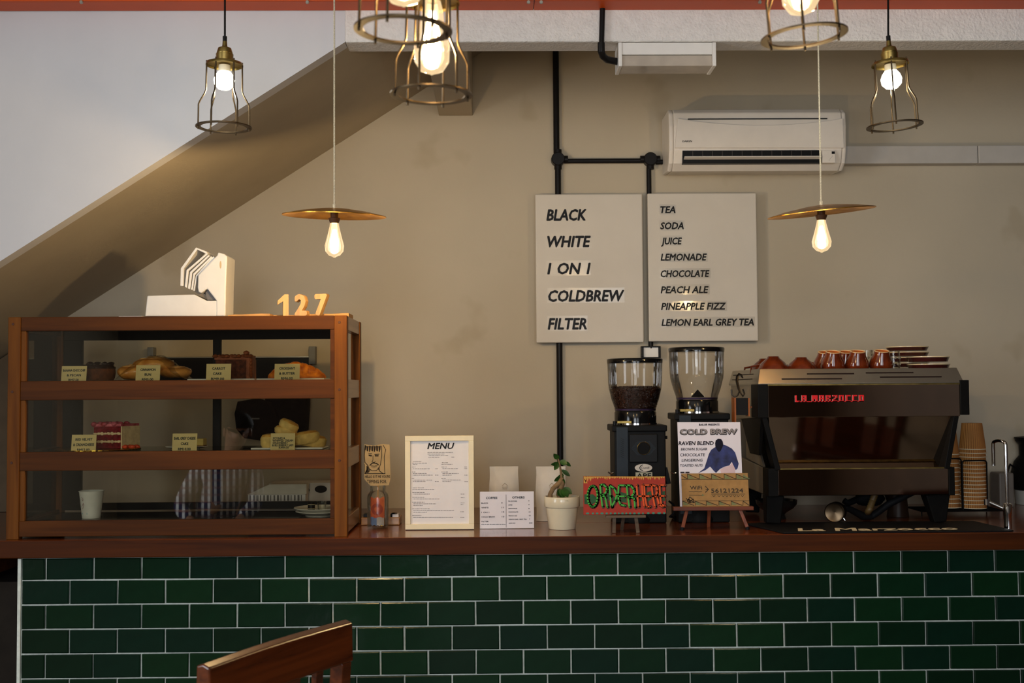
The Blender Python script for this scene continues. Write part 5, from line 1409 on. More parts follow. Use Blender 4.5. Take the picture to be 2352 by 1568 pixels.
# ================================================================== COFFEE GRINDERS
M_gbody = mat('grinder_black', (16, 16, 16), rough=0.5, var=0.05, spec=0.1)
M_gsky = mat('grinder_black_sky_tint', (36, 44, 52), rough=0.5, var=0.05, spec=0.2)  # black with the blue of the reflected sky put into the colour
M_beans = mat('roasted_beans', (58, 32, 20), rough=0.45, var=0.3, scale=160)
def grinder(lab, dx, hop, beans, face):
    """dx: pixel shift from the left grinder; hop = (lid_top, lid_bot, wide_y, neck_y, ring_bot) pixel heights"""
    Yg_ = 0.31
    p = pl(Yg_); k = mpp(Yg_)
    X = lambda px: p(px + dx, 1050)[0]
    Zp = lambda py: p(1470 + dx, py)[1]
    xc = X(1467); yc = Yg_ + 0.085
    t = thing('coffee_grinder', lab, 'grinder', (xc, yc, ZC), group='black coffee grinders')
    lt, lb, wy, ny, rb = hop
    MB().box(X(1412), X(1530), Yg_ + 0.004, Yg_ + 0.17, zc_, Zp(rb + 12)).build('body', M_gbody, t, bevel=0.004)
    MB().box(X(1406), X(1533), Yg_ - 0.004, Yg_ + 0.175, Zp(rb + 14), Zp(rb - 1)).build('top_deck', M_gbody, t, bevel=0.004)
    MB().box(X(1416), X(1443), Yg_ - 0.006, Yg_ + 0.004, Zp(1180), Zp(rb + 3)).build('cover_strip', M_gsky, t, bevel=0.002)
    b = MB()
    for i in range(10):
        z_ = Zp(rb + 30 + i * 4.6); b.bar((X(1425), Yg_ - 0.0062, z_ + 0.003), (X(1433), Yg_ - 0.0062, z_ - 0.004), 0.0012, 0.0016, up=(0, 1, 0))
    b.build('vent_slots', M_black, t)
    MB().lathe([(0, 0.0), (0.088, 0.0), (0.09, 0.012), (0.078, 0.05), (0.0, 0.05)], (xc, yc, zc_), 32).build('foot', M_gbody, t, smooth=True)
    # collar and chrome ring
    rn = 49 * k; cyh = yc
    MB().lathe([(0, Zp(rb)), (rn, Zp(rb)), (rn, Zp(ny + 4)), (rn * 0.96, Zp(ny)), (0, Zp(ny))], (X(1467), cyh, 0), 40).build('collar', M_blackg, t, smooth=True)
    MB().lathe([(rn, Zp(rb - 1)), (rn * 1.04, Zp(rb - 1)), (rn * 1.04, Zp(rb - 5)), (rn, Zp(rb - 5))], (X(1467), cyh, 0), 40).build('chrome_ring', M_chrome, t, smooth=True)
    MB().box(X(1419), X(1452), cyh - rn - 0.006, cyh - rn + 0.02, Zp(rb - 5), Zp(rb - 11)).build('clasp', M_brass, t, bevel=0.001)
    MB().lathe([(0, 0), (0.007, 0), (0.007, 0.014), (0, 0.014)], (X(1415), Yg_ + 0.03, Zp(rb - 1)), 14).build('screw_knob', M_black, t, smooth=True)
    # hopper
    rw = 63 * k; rt_ = 64.5 * k
    MB().lathe([(rn * 0.98, Zp(ny)), (rn * 1.0, Zp(ny - 8)), (rn * 1.13, Zp(ny - 26)), (rw * 0.98, Zp(wy)), (rw, Zp(wy - 14)), (rt_, Zp(lb))], (X(1467), cyh, 0), 48).build('hopper', G_hop, t, smooth=True)
    MB().lathe([(0, Zp(lb)), (rt_ * 1.01, Zp(lb)), (rt_ * 1.02, Zp(lt + 2)), (rt_ * 0.99, Zp(lt)), (0, Zp(lt))], (X(1467), cyh, 0), 48).build('hopper_lid', M_blackg, t, smooth=True, ang=50)
    MB().lathe([(0, Zp(ny - 1)), (rn * 0.97, Zp(ny - 1)), (rn * 0.99, Zp(ny - 5)), (0, Zp(ny - 5))], (X(1467), cyh, 0), 36).build('purple_gasket', mat('purple_gasket', (60, 44, 76), rough=0.4), t, smooth=True)
    if beans:
        b = MB().lathe([(0, Zp(ny - 6)), (rn * 0.93, Zp(ny - 6)), (rn * 0.97, Zp(ny - 10)), (rn * 1.07, Zp(ny - 26)), (rw * 0.94, Zp(wy)), (rw * 0.94, Zp(beans + 4)), (rw * 0.5, Zp(beans - 1)), (0, Zp(beans - 2))], (X(1467), cyh, 0), 36)
        rr = random.Random(2)
        for i in range(900):
            if i < 620:
                a = rr.uniform(math.pi, 2 * math.pi) if i < 480 else rr.uniform(0, math.pi)
                z_ = rr.uniform(Zp(ny - 8), Zp(beans + 3))
                u = (z_ - Zp(ny - 6)) / (Zp(wy) - Zp(ny - 6)); r_ = (rn * 0.95 + (rw * 0.94 - rn * 0.95) * min(1, max(0, u) ** 0.8)) * 0.99
            else:
                a = rr.uniform(0, 6.28); r_ = rw * 0.9 * math.sqrt(rr.random()); z_ = Zp(beans) + rr.uniform(-0.001, 0.002)
            c_ = Vector((X(1467) + r_ * math.cos(a), cyh + r_ * math.sin(a), z_))
            q = Vector((rr.uniform(-1, 1), rr.uniform(-1, 1), rr.uniform(-1, 1))).normalized()
            s_ = q.orthogonal().normalized(); n_ = q.cross(s_)
            L = 0.0052; W = 0.0034
            b.add([c_ + q * L, c_ - q * L, c_ + s_ * W, c_ - s_ * W, c_ + n_ * W * 0.8, c_ - n_ * W * 0.8], [(0,2,4),(0,4,3),(0,3,5),(0,5,2),(1,4,2),(1,3,4),(1,5,3),(1,2,5)])
        b.build('coffee_beans', M_beans, t, kind='stuff')
    else:
        MB().lathe([(0, Zp(ny - 24)), (0.025, Zp(ny - 6)), (0, Zp(ny - 6))], (X(1469), cyh, 0), 4).build('inner_cone', M_black, t)
    if face:
        (xa_, za_), (xb_, zb_) = p(1446, 1062), p(1510, 996)
        MB().box(xa_, xb_, Yg_ - 0.003, Yg_ + 0.004, za_, zb_).build('fan_grille', M_black, t, bevel=0.003)
        b = MB(); q = p(1478, 1029)
        for i in range(5):
            for s_ in (-1, 1):
                d = 0.024 + i * 0.0045
                for e in (-1, 1):
                    b.bar((q[0] + s_ * d, Yg_ - 0.0036, q[1]), (q[0] + s_ * max(0.0, d - 0.024 + 0.002), Yg_ - 0.0036, q[1] + e * 0.024), 0.0014, 0.0014, up=(0, 1, 0))
        b.build('grille_bars', M_gsky, t)
        MB().lathe([(0, -0.006), (0.021, -0.006), (0.0225, -0.003), (0.0225, 0), (0, 0)], (q[0], Yg_ - 0.003, q[1]), 28, axis='y').build('fan_hub', M_blackm, t, smooth=True)
        MB().tube([(q[0] + 0.0222 * math.cos(a * .26), Yg_ - 0.0072, q[1] + 0.0222 * math.sin(a * .26)) for a in range(24)], 0.0008, 5, closed=True).build('hub_ring', M_brass, t)
        q = p(1478, 1074)
        b = MB()
        b.add([(q[0] + 20 * k * math.cos(a * .2618), y_, q[1] + 9 * k * math.sin(a * .2618)) for y_ in (Yg_ - 0.0015, Yg_ + 0.004) for a in range(24)], [tuple(range(24))] + [(24 + i, 24 + (i + 1) % 24, (i + 1) % 24, i) for i in range(24)])
        b.build('oval_badge', mat('silver_badge', (196, 188, 176), rough=0.4), t, nrm=True)
        b = MB()
        b.stroke([(q[0] + x * k, q[1] + y * k) for x, y in ((-2, 7), (-7, 4), (-9, 0), (-7, -4), (-2, -6))], 1.6 * k, Yg_ - 0.0022)
        b.text('Cunill', q[0] - 6 * k, q[1] - 2 * k, 7 * k, Yg_ - 0.0022, width=19 * k)
        b.build('badge_script', M_ink, t)
        (xa_, za_), (xb_, zb_) = p(1460, 1100), p(1498, 1084)
        MB().box(xa_, xb_, Yg_ - 0.001, Yg_ + 0.004, za_, zb_).build('name_plate', mat('pale_green_plate', (168, 166, 146), rough=0.5), t)
        MB().text('APE', (xa_ + xb_) / 2, za_ + 0.004, 15 * k, Yg_ - 0.0016, align='C', width=33 * k, bold=0.0006).build('plate_lettering', M_ink, t)
    MB().tube([(X(1410), Yg_ + 0.02, Zp(1086)), (X(1404), Yg_ + 0.018, Zp(1088)), (X(1397), Yg_ + 0.016, Zp(1084))], 0.0028, 8).build('lever', M_chrome, t, smooth=True)
    MB().lathe([(0, 0), (0.006, 0), (0.006, 0.012), (0, 0.012)], (X(1530), Yg_ + 0.05, Zp(1006)), 12, axis='x').build('side_knob', M_black, t, smooth=True)
    b = MB().bar((X(1529), Yg_ + 0.03, Zp(1075)), (X(1537), Yg_ + 0.03, Zp(1112)), 0.014, 0.04, up=(0, 1, 0)); b.build('side_fin', M_black, t)
    return t
grinder('black coffee grinder with a hopper half full of beans', 0, (822, 833, 892, 944, 977), 889, True)
grinder('black coffee grinder with an empty hopper behind the poster', 145, (796, 807, 868, 918, 950), None, False)
# power lead curling between the grinders
q = lambda px, py, Y=0.36: U(px, py, Y)
o = MB().tube([q(1536, 1150), q(1546, 1158), q(1552, 1166), q(1546, 1180), q(1538, 1186), G(1545, 1190) + Vector((0, 0, .004)), G(1556, 1192) + Vector((0, 0, .004))], 0.0035, 8).build('power_lead', M_rubber, None, smooth=True)
tag(o, 'black power lead curling on the counter between the two grinders', 'cable')

# ================================================================== ESPRESSO MACHINE
YM = 0.17
em_ = thing('espresso_machine', 'two tone steel and black espresso machine with red lettering', 'espresso machine', (U(1985, 1100, YM).x, YM + 0.26, ZC))
YMB = YM + 0.50
p = pl(YM)
X = lambda px, Y=YM: U(px, 1000, Y).x
Z = lambda py, px=1980, Y=YM: U(px, py, Y).z
M_side = mat('steel_side', (150, 140, 124), rough=0.4, metal=0.7, var=0.04, scale=6)
# top cup tray: sloping steel skirt around a floor
xl_, xr_ = X(1742), X(2216); zt0, zt1 = Z(880), Z(845)
ins = 0.022
def skirt(a0, a1, name):
    """flat panel from the lower edge a0-a1 up to the inset upper edge"""
    return None
lo = [(xl_, YM - 0.004), (xr_, YM - 0.004), (xr_, YMB), (xl_, YMB)]
hi = [(xl_ + 0.012, YM + ins), (xr_ - 0.014, YM + ins), (xr_ - 0.014, YMB - ins), (xl_ + 0.012, YMB - ins)]
for i in range(4):
    j = (i + 1) % 4
    q = [Vector((*lo[i], zt0)), Vector((*lo[j], zt0)), Vector((*hi[j], zt1)), Vector((*hi[i], zt1))]
    n_ = (q[1] - q[0]).cross(q[3] - q[0]).normalized() * 0.004
    b = MB(); b.add(q + [v - n_ for v in q], [(0,1,2,3), (7,6,5,4), (0,4,5,1), (1,5,6,2), (2,6,7,3), (3,7,4,0)])
    sk_o = b.build('tray_skirt', M_steel, em_, bevel=0.0015)
    if i == 0:
        sl = MB()
        for a, e, py in ((1798, 1937, 869), (1858, 1967, 857.5), (1994, 2104, 856), (2025, 2167, 866)):
            u = (zt0 - Z(py)) / (zt0 - zt1); yy = (YM - 0.004) + (YM + ins - (YM - 0.004)) * u
            sl.bar((X(a), yy - 0.0005, Z(py)), (X(e), yy - 0.0005, Z(py)), 0.0042, 0.002, up=(0, 1, 0))
        sl.build('vent_slot', mat('dark_slot', (30, 16, 12), rough=0.6), sk_o)
    if i == 3:
        sl = MB()
        for zz in (0.35, 0.68):
            for y0_, y1_ in ((YM + 0.10, YMB - 0.06),):
                xx = xl_ + 0.012 * zz - 0.0008
                sl.bar((xx, y0_, zt0 + (zt1 - zt0) * zz), (xx, y1_, zt0 + (zt1 - zt0) * zz), 0.002, 0.0042, up=(1, 0, 0))
        sl.build('vent_slot', mat('dark_slot', (30, 16, 12)), sk_o)
ztf = zt0 + 0.004
MB().box(xl_ + 0.002, xr_ - 0.002, YM, YMB - 0.002, zt0 - 0.004, ztf).build('tray_floor', M_steel, em_)
# upper back panel, polished, between black end plates
MB().box(X(1765), X(2206), YM - 0.002, YM + 0.05, Z(957), Z(882)).build('upper_panel', M_mirror, em_, bevel=0.0015)
MB().box(X(1765), X(2206), YM - 0.0035, YM, Z(884), Z(881)).build('gold_trim', M_brass, em_)
for a, e, y0_, y1_ in ((1741, 1765, 881, 958), (2206, 2227, 874, 954)):
    MB().box(X(a), X(e), YM - 0.006, YM + 0.10, Z(y1_), Z(y0_)).build('end_plate', M_blackm, em_, bevel=0.002)
# middle panel leaning back at its foot
b = MB()
zz0, zz1 = Z(1076), Z(955)
b.add([(X(1783), YM + 0.055, zz0), (X(2176), YM + 0.055, zz0), (X(2194), YM + 0.012, zz1), (X(1768), YM + 0.012, zz1), (X(1783), YM + 0.065, zz0), (X(2176), YM + 0.065, zz0), (X(2194), YM + 0.03, zz1), (X(1768), YM + 0.03, zz1)], [(0,1,2,3), (7,6,5,4), (0,4,5,1), (1,5,6,2), (2,6,7,3), (3,7,4,0)])
b.build('middle_panel', M_mirror, em_)
for a, e in ((1757, 1786), (2198, 2174)):
    MB().bar((X(a), YM + 0.035, Z(956)), (X(e), YM + 0.035, Z(1078)), 0.018, 0.07, up=(0, 1, 0)).build('side_strut', M_blackm, em_, bevel=0.002)
# lower panel
MB().box(X(1787), X(2178), YM + 0.006, YM + 0.06, Z(1137), Z(1076)).build('lower_panel', M_mirror, em_, bevel=0.0015)
MB().box(X(1785), X(2178), YM + 0.0045, YM + 0.02, Z(1077), Z(1074.5)).build('gold_trim', M_brass, em_)
for a, e in ((1764, 1787), (2178, 2192)):
    MB().box(X(a), X(e), YM + 0.003, YM + 0.09, Z(1139), Z(1074)).build('end_block', M_blackm, em_, bevel=0.002)
# body behind, left side walls
MB().box(X(1752), X(2204), YM + 0.07, YMB - 0.02, Z(958), Z(884)).build('boiler_housing', M_side, em_, bevel=0.003)
xs = X(1747)
MB().prismx([(YM + 0.02, Z(957)), (YMB - 0.01, Z(970)), (YMB - 0.01, Z(882)), (YM + 0.02, Z(882))], xs, xs + 0.012).build('side_panel', M_side, em_, bevel=0.002)
MB().prismx([(YM + 0.02, Z(957)), (YMB - 0.16, Z(965)), (YMB - 0.30, Z(1046)), (YM + 0.06, Z(1046))], xs + 0.006, xs + 0.016).build('dark_wedge', M_blackm, em_)
xs2 = X(1766)
MB().prismx([(YM + 0.09, Z(1138)), (YMB - 0.02, Z(1138)), (YMB - 0.02, Z(1066)), (YM + 0.09, Z(1076))], xs2, xs2 + 0.010).build('drip_side', M_side, em_, bevel=0.002)
MB().prismx([(YM + 0.10, Z(1075)), (YMB - 0.12, Z(1064)), (YMB - 0.12, Z(957)), (YM + 0.32, Z(957))], xs2 + 0.003, xs2 + 0.01).build('splash_side', M_side, em_)
MB().box(X(1770), X(2180), YM + 0.06, YMB - 0.02, Z(1141), Z(1080)).build('drip_base', M_blackm, em_, bevel=0.002)
MB().box(X(1790), X(2170), YM + 0.10, YM + 0.30, Z(1080), Z(960)).build('group_housing', M_blackm, em_)
# legs
for a, e, yy in ((1784, 1780, YM + 0.06), (2160, 2166, YM + 0.06), (1790, 1786, YMB - 0.07), (2150, 2156, YMB - 0.07)):
    w0 = 0.062 if a < 1900 else 0.085
    lg = MB().bar((X(a), yy, Z(1138)), (X(e), yy, ZC + 0.0068), w0, 0.06, up=(0, 1, 0), w1=0.05 if a < 1900 else 0.042, d1=0.045).build('leg', M_blackm, em_, bevel=0.004)
# red block lettering joined by a base line
def block(st, x0, x1, zb_, zt_, y):
    G5 = {'L': ['1..', '1..', '1..', '1..', '111'], 'A': ['111', '1.1', '111', '1.1', '1.1'], 'M': ['111', '111', '111', '1.1', '1.1'], 'R': ['111', '1.1', '11.', '1.1', '1.1'], 'Z': ['111', '..1', '.1.', '1..', '111'], 'O': ['111', '1.1', '1.1', '1.1', '111'], 'T': ['111', '.1.', '.1.', '.1.', '.1.'], 'C': ['111', '1..', '1..', '1..', '111'], ' ': ['...'] * 5}
    adv = [2.2 if c == ' ' else (4.6 if c == 'M' else 4.1) for c in st]
    tot = sum(adv); u = (x1 - x0) / tot; x = x0; b = MB(); h = (zt_ - zb_) / 5
    for c, ad in zip(st, adv):
        w = (ad - 1.1) / 3 * u
        for r_, line in enumerate(G5[c]):
            for cc, ch in enumerate(line):
                if ch == '1': b.box(x + cc * w, x + (cc + 1) * w, y - 0.003, y, zt_ - (r_ + 1) * h, zt_ - r_ * h)
        x += ad * u
    b.box(x0 + 2 * u, x1 - u, y - 0.003, y, zb_, zb_ + h * 0.55)
    return b
block('LA MARZOCCO', X(1827), X(1989), Z(922), Z(906.5), YM - 0.002).build('red_lettering', mat('red_enamel', (214, 20, 26), rough=0.35), em_)

# cups, glasses and saucers on the tray
M_cup = mat('brown_glaze', (106, 42, 14), rough=0.12, var=0.12, scale=30, var2=(74, 25, 9), coat=0.6)
M_cupi = mat('cup_inside_glaze', (176, 92, 40), rough=0.2, var=0.1)
M_rim = mat('bare_clay_rim', (226, 190, 140), rough=0.6, var=0.05)
zfl = ztf + 0.0008
def espresso_cup(lab, px, pytop, Y):
    k = mpp(Y); c = U(px, pytop, Y)
    H = 44 * k; base = c.z - H
    t = thing('espresso_cup', lab, 'cup', (c.x, Y, base), (R(14), 0, 0), group='brown espresso cups on the machine')
    rt_, rb = 17 * k, 27 * k
    MB().lathe([(0, 0), (rb * 0.8, 0), (rb * 0.98, 0.006), (rb, H * 0.22), (rb * 0.92, H * 0.48), (rt_ * 1.06, H * 0.80), (rt_, H * 0.97)], n=32).build('body', M_cup, t, smooth=True, local=True)
    MB().lathe([(rt_, H * 0.97), (rt_ * 1.0, H), (rt_ * 0.88, H), (rt_ * 0.86, H * 0.97)], n=32).build('rim', M_rim, t, smooth=True, local=True)
    MB().lathe([(rt_ * 0.87, H * 0.98), (rt_ * 0.82, H * 0.80), (rb * 0.85, H * 0.3), (0, H * 0.12)], n=32).build('inside', M_cupi, t, smooth=True, local=True)
    return t
Yc1 = YM + 0.105
espresso_cup('front brown espresso cup at the cappuccino cup end of the row', 1911, 806, Yc1)
espresso_cup('front brown espresso cup in the middle of the row', 1967, 805, Yc1)
espresso_cup('front brown espresso cup beside the patterned glass', 2022, 804, Yc1)
espresso_cup('brown espresso cup half hidden behind the first front cup', 1893, 807, Yc1 + 0.085)
espresso_cup('brown espresso cup peeping between the first two front cups', 1940, 806, Yc1 + 0.09)
espresso_cup('brown espresso cup almost hidden behind the middle front cup', 1955, 806, Yc1 + 0.165)
def cappuccino_cup(lab, px, pytop, w, Y, tilt):
    k = mpp(Y); c = U(px, pytop, Y); r = w * k / 2
    Hh = c.z - zfl
    t = thing('cappuccino_cup', lab, 'cup', (c.x, Y, zfl + 0.001), (0, R(tilt), 0), group='brown cappuccino cups upside down on the machine')
    MB().lathe([(r, 0.0), (r * 1.0, 0.004), (r * 0.92, Hh * 0.45), (r * 0.66, Hh * 0.75), (r * 0.36, Hh * 0.93), (r * 0.30, Hh * 1.0), (r * 0.2, Hh * 0.985), (0, Hh * 0.98)], n=36).build('body', M_cup, t, smooth=True, local=True)
    MB().lathe([(r, 0.0), (r * 1.01, 0.002), (r, 0.004), (r * 0.95, 0.003), (r * 0.95, 0)], n=36, close=True).build('rim', M_rim, t, smooth=True, local=True)
    MB().tube([(r * 0.9 * math.cos(2.6), r * 0.9 * math.sin(2.6), Hh * 0.3), (r * 1.3 * math.cos(2.6), r * 1.3 * math.sin(2.6), Hh * 0.36), (r * 1.25 * math.cos(2.6), r * 1.25 * math.sin(2.6), Hh * 0.62), (r * 0.72 * math.cos(2.6), r * 0.72 * math.sin(2.6), Hh * 0.68)], 0.004, 8).build('handle', M_cup, t, smooth=True, local=True)
cappuccino_cup('brown upside down cappuccino cup at the grinder end of the tray, the tallest dome', 1776, 819, 84, YM + 0.115, 0)
cappuccino_cup('brown upside down cappuccino cup beside the espresso cups', 1840, 821, 84, YM + 0.10, 0)
cappuccino_cup('brown upside down cappuccino cup hidden behind the tallest dome', 1756, 824, 76, YM + 0.26, 0)
cappuccino_cup('low brown cup peeping out with a pale rim before the espresso cups', 1872, 832, 50, YM + 0.23, 0)
def cut_glass(lab, px, pytop, Y):
    k = mpp(Y); c = U(px, pytop, Y); r = 15 * k; H = c.z - zfl
    b = MB()
    prof = [(r * 0.92, 0), (r, 0.003), (r * 1.0, H * 0.7), (r * 0.96, H)]
    b.lathe([(0, 0)] + prof + [(r * 0.9, H), (r * 0.92, 0.008), (0, 0.008)], n=28)
    t = thing('patterned_glass', lab, 'glass', (c.x, Y, zfl), group='patterned glass tumblers on the machine')
    b.build('glass', G_clear, t, smooth=True, local=True)
    b = MB()
    for j in range(4):
        for i in range(10):
            a = 2 * math.pi * (i + 0.5 * (j % 2)) / 10
            b.blob((r * 0.99 * math.cos(a), r * 0.99 * math.sin(a), H * (0.18 + j * 0.2)), (0.0035, 0.0035, 0.005), 6, 4)
    b.build('embossed_pattern', mat('embossed_glass', (176, 168, 150), rough=0.1, var=0.1, metal=0.4), t, smooth=True, local=True, kind='stuff')
cut_glass('patterned clear glass beside the saucer stacks', 2052, 806, YM + 0.12)
cut_glass('patterned clear glass behind the espresso cups', 1990, 804, YM + 0.19)
def saucers(px0, px1, pytop, n, Y, nm, grp):
    k = mpp(Y); r = (px1 - px0) * k / 2; cx = U((px0 + px1) / 2, pytop, Y).x
    ztop_ = U((px0 + px1) / 2, pytop, Y).z
    st = (ztop_ - zfl - 0.010) / max(1, n - 1)
    ords = ['topmost', 'second', 'third', 'fourth', 'fifth', 'sixth', 'seventh', 'eighth', 'ninth', 'tenth', 'eleventh', 'twelfth', 'thirteenth', 'fourteenth', 'fifteenth', 'sixteenth', 'seventeenth']
    first = None
    for i in range(n):
        z = ztop_ - 0.0098 - i * st
        lab = '%s brown backed saucer %s' % (ords[i], nm) if i == 0 else '%s saucer from the top %s' % (ords[i], nm)
        if first is None:
            t = thing('saucer', lab, 'saucer', (cx, Y, z), group=grp); first = t
            MB().lathe([(0, 0.0034 - st * 0.45), (r * 0.90, 0.0034 - st * 0.45), (r * 0.96, 0.003), (r * 0.975, 0.0062)], n=40).build('underside', mat('saucer_brown', (58, 22, 20), rough=0.25, coat=0.3), t, smooth=True, local=True)
            MB().lathe([(r * 0.97, 0.0062), (r, 0.0075), (r * 1.0, 0.0098), (r * 0.975, 0.0098), (r * 0.7, 0.0055), (r * 0.5, 0.0025), (0, 0.0025)], n=40).build('cream_face', mat('saucer_cream', (226, 206, 164), rough=0.25, coat=0.3), t, smooth=True, local=True)
        else:
            dup(first, (cx + 0.0012 * math.sin(i * 2.3), Y, z), label=lab)
saucers(2036, 2131, 796, 7, YM + 0.25, 'in the tall stack at the back of the tray', 'saucers in the tall stack')
saucers(2084, 2179, 819, 4, YM + 0.13, 'in the short stack before the tall one', 'saucers in the short stack')

# S hooks and a wooden tamper stand at the machine's side
def hook(lab, pts, Y):
    o = MB().tube([U(px, py, Y + dy) for px, py, dy in pts], 0.0028, 8).build('hook', mat('dark_steel_hook', (66, 60, 54), rough=0.35, metal=1), None, smooth=True)
    return tag(o, lab, 'hook', 'wire S hooks on the machine side')
Yk_ = YM + 0.10
hook('wire S hook curling to the grinder side, on the machine flank', [(1706, 868, .05), (1703, 860, .05), (1697, 858, .04), (1692, 864, .03), (1691, 874, .02), (1694, 888, .01), (1698, 899, .0), (1694, 908, .0), (1687, 911, .0), (1681, 906, .0), (1680, 894, .0)], Yk_)
hook('wire S hook hanging lower beside the other hook, on the machine flank', [(1704, 866, .03), (1700, 860, .03), (1696, 864, .03), (1694, 876, .02), (1697, 890, .01), (1701, 903, .0), (1707, 910, .0), (1710, 904, .0), (1706, 893, .0)], Yk_ + 0.02)
Yw_ = YM + 0.06
p = pl(Yw_)
ws = thing('wooden_stand', 'narrow wooden stand with a dark block behind the cold brew poster', 'stand', (p(1704, 960)[0], Yw_ + 0.02, ZC))
W_or = wood('honey_wood', (168, 92, 24), (116, 58, 12), 'z', rough=0.4)
MB().box(p(1687, 930)[0], p(1690.5, 930)[0], Yw_, Yw_ + 0.05, p(1700, 1105)[1], p(1700, 913)[1]).build('post', W_or, ws)
MB().box(p(1719, 930)[0], p(1722, 930)[0], Yw_, Yw_ + 0.05, p(1700, 956)[1], p(1700, 914)[1]).build('post', W_or, ws)
MB().bar((p(1705, 930)[0], Yw_ + 0.03, p(1705, 935)[1]), (xs + 0.002, Yw_ + 0.03, p(1705, 935)[1]), 0.006, 0.006, up=(0, 0, 1)).build('pin', W_or, ws)
MB().box(p(1690.5, 930)[0], p(1719, 930)[0], Yw_ + 0.004, Yw_ + 0.05, p(1700, 953)[1], p(1700, 914)[1]).build('block', M_slate, ws)

# things under and beside the machine
Yb_ = YM + 0.26
kb = mpp(Yb_); c = U(1783, 1147, Yb_)
t = thing('knock_bowl', 'black footed bowl behind the front machine leg', 'bowl', (c.x, Yb_, ZC))
Hb = c.z - ZC
MB().lathe([(0, 0.0006), (22 * kb, 0.0006), (22 * kb, 0.003), (19 * kb, Hb * 0.25), (24 * kb, Hb * 0.36), (38 * kb, Hb * 0.56), (46 * kb, Hb * 0.78), (47 * kb, Hb), (45 * kb, Hb), (43 * kb, Hb * 0.8), (0, Hb * 0.6)], n=40).build('bowl', mat('black_glazed_bowl', (28, 24, 22), rough=0.25, var=0.1, coat=0.3), t, smooth=True, local=True)
Yf2 = YM + 0.12; kf = mpp(Yf2)
c = U(1920, 1176, Yf2)
pf = thing('portafilter', 'dark portafilter lying under the machine, its basket facing out', 'portafilter', (c.x, Yf2, ZC))
zc2 = ZC + 23 * kf + 0.001
b = MB().lathe([(0, -0.012), (17 * kf, -0.014), (21 * kf, -0.016), (23 * kf, -0.014), (23 * kf, 0.02), (18 * kf, 0.034), (0, 0.036)], (0, 0, 0), 32, axis='y')
b.xf(Matrix.Translation((c.x - 0.002, Yf2, zc2)) @ Matrix.Rotation(R(-28), 4, 'Z'))
b.build('basket', mat('dark_bronze_steel', (92, 76, 58), rough=0.3, metal=1, var=0.15), pf, smooth=True)
MB().tube([(c.x + 0.018, Yf2 + 0.022, zc2 + 0.016), (c.x + 0.06, Yf2 + 0.04, zc2 + 0.006), (c.x + 0.11, Yf2 + 0.05, ZC + 0.016), (c.x + 0.14, Yf2 + 0.055, ZC + 0.014)], [0.012, 0.011, 0.014, 0.012], 12).build('handle', M_black, pf, smooth=True)
MB().tube([(c.x + 0.016, Yf2 - 0.014, zc2 - 0.012), (c.x + 0.026, Yf2 - 0.018, ZC + 0.009)], 0.006, 10).build('spout', M_chrome, pf, smooth=True)
# corrugated drain hose, black hose and pipe
pts = [U(2012, 1130, YM + 0.13), U(2004, 1150, YM + 0.13), U(1996, 1172, YM + 0.12)]
e_ = G(1988, 1190); pts.append(Vector((e_.x, e_.y + 0.0, ZC + 0.012)))
path = []
for i in range(3):
    for j in range(8): path.append(pts[i].lerp(pts[i + 1], j / 8))
path.append(pts[-1])
o = MB().tube(path, [0.0105 + (0.0018 if i % 2 else 0) for i in range(len(path))], 12).build('drain_hose', mat('brown_corrugated_hose', (92, 70, 36), rough=0.5, var=0.1), None, smooth=True, ang=70)
tag(o, 'brown corrugated drain hose coming down under the machine', 'hose')
pts = [U(2100, 1128, YM + 0.16), U(2072, 1142, YM + 0.16), U(2040, 1158, YM + 0.16), U(2016, 1176, YM + 0.17), U(2000, 1186, YM + 0.18)]
pts = [Vector((v.x, v.y, max(v.z, ZC + 0.0125))) for v in pts]
o = MB().tube(pts, 0.012, 12).build('water_hose', M_rubber, None, smooth=True)
tag(o, 'smooth black hose sloping down under the machine', 'hose')
c = U(2062, 1165, YM + 0.30); 
o = MB().lathe([(0, 0), (0.040, 0), (0.037, 0.02), (0.034, 0.06), (0.036, 0.085), (0, 0.085)], (c.x, YM + 0.30, zc_), 28).build('pump_cover', mat('dark_brown_plastic', (40, 26, 18), rough=0.4), None, smooth=True)
tag(o, 'dark rounded pump cover standing under the machine', 'pump')
c = U(1998, 1120, YM + 0.34)
o = MB().blob((c.x, YM + 0.34, ZC + 0.062), (0.055, 0.035, 0.028), 20, 12, noise=0.12, seed=4).tube([(c.x - 0.045, YM + 0.34, ZC + 0.06), (c.x - 0.085, YM + 0.33, ZC + 0.046), (c.x - 0.10, YM + 0.33, ZC + 0.056)], 0.012, 10).tube([(c.x, YM + 0.34, ZC + 0.06), (c.x - 0.01, YM + 0.34, zc_)], 0.008, 8).build('valve', M_rubber, None, smooth=True)
tag(o, 'black valve fitting in the shade under the machine', 'valve')

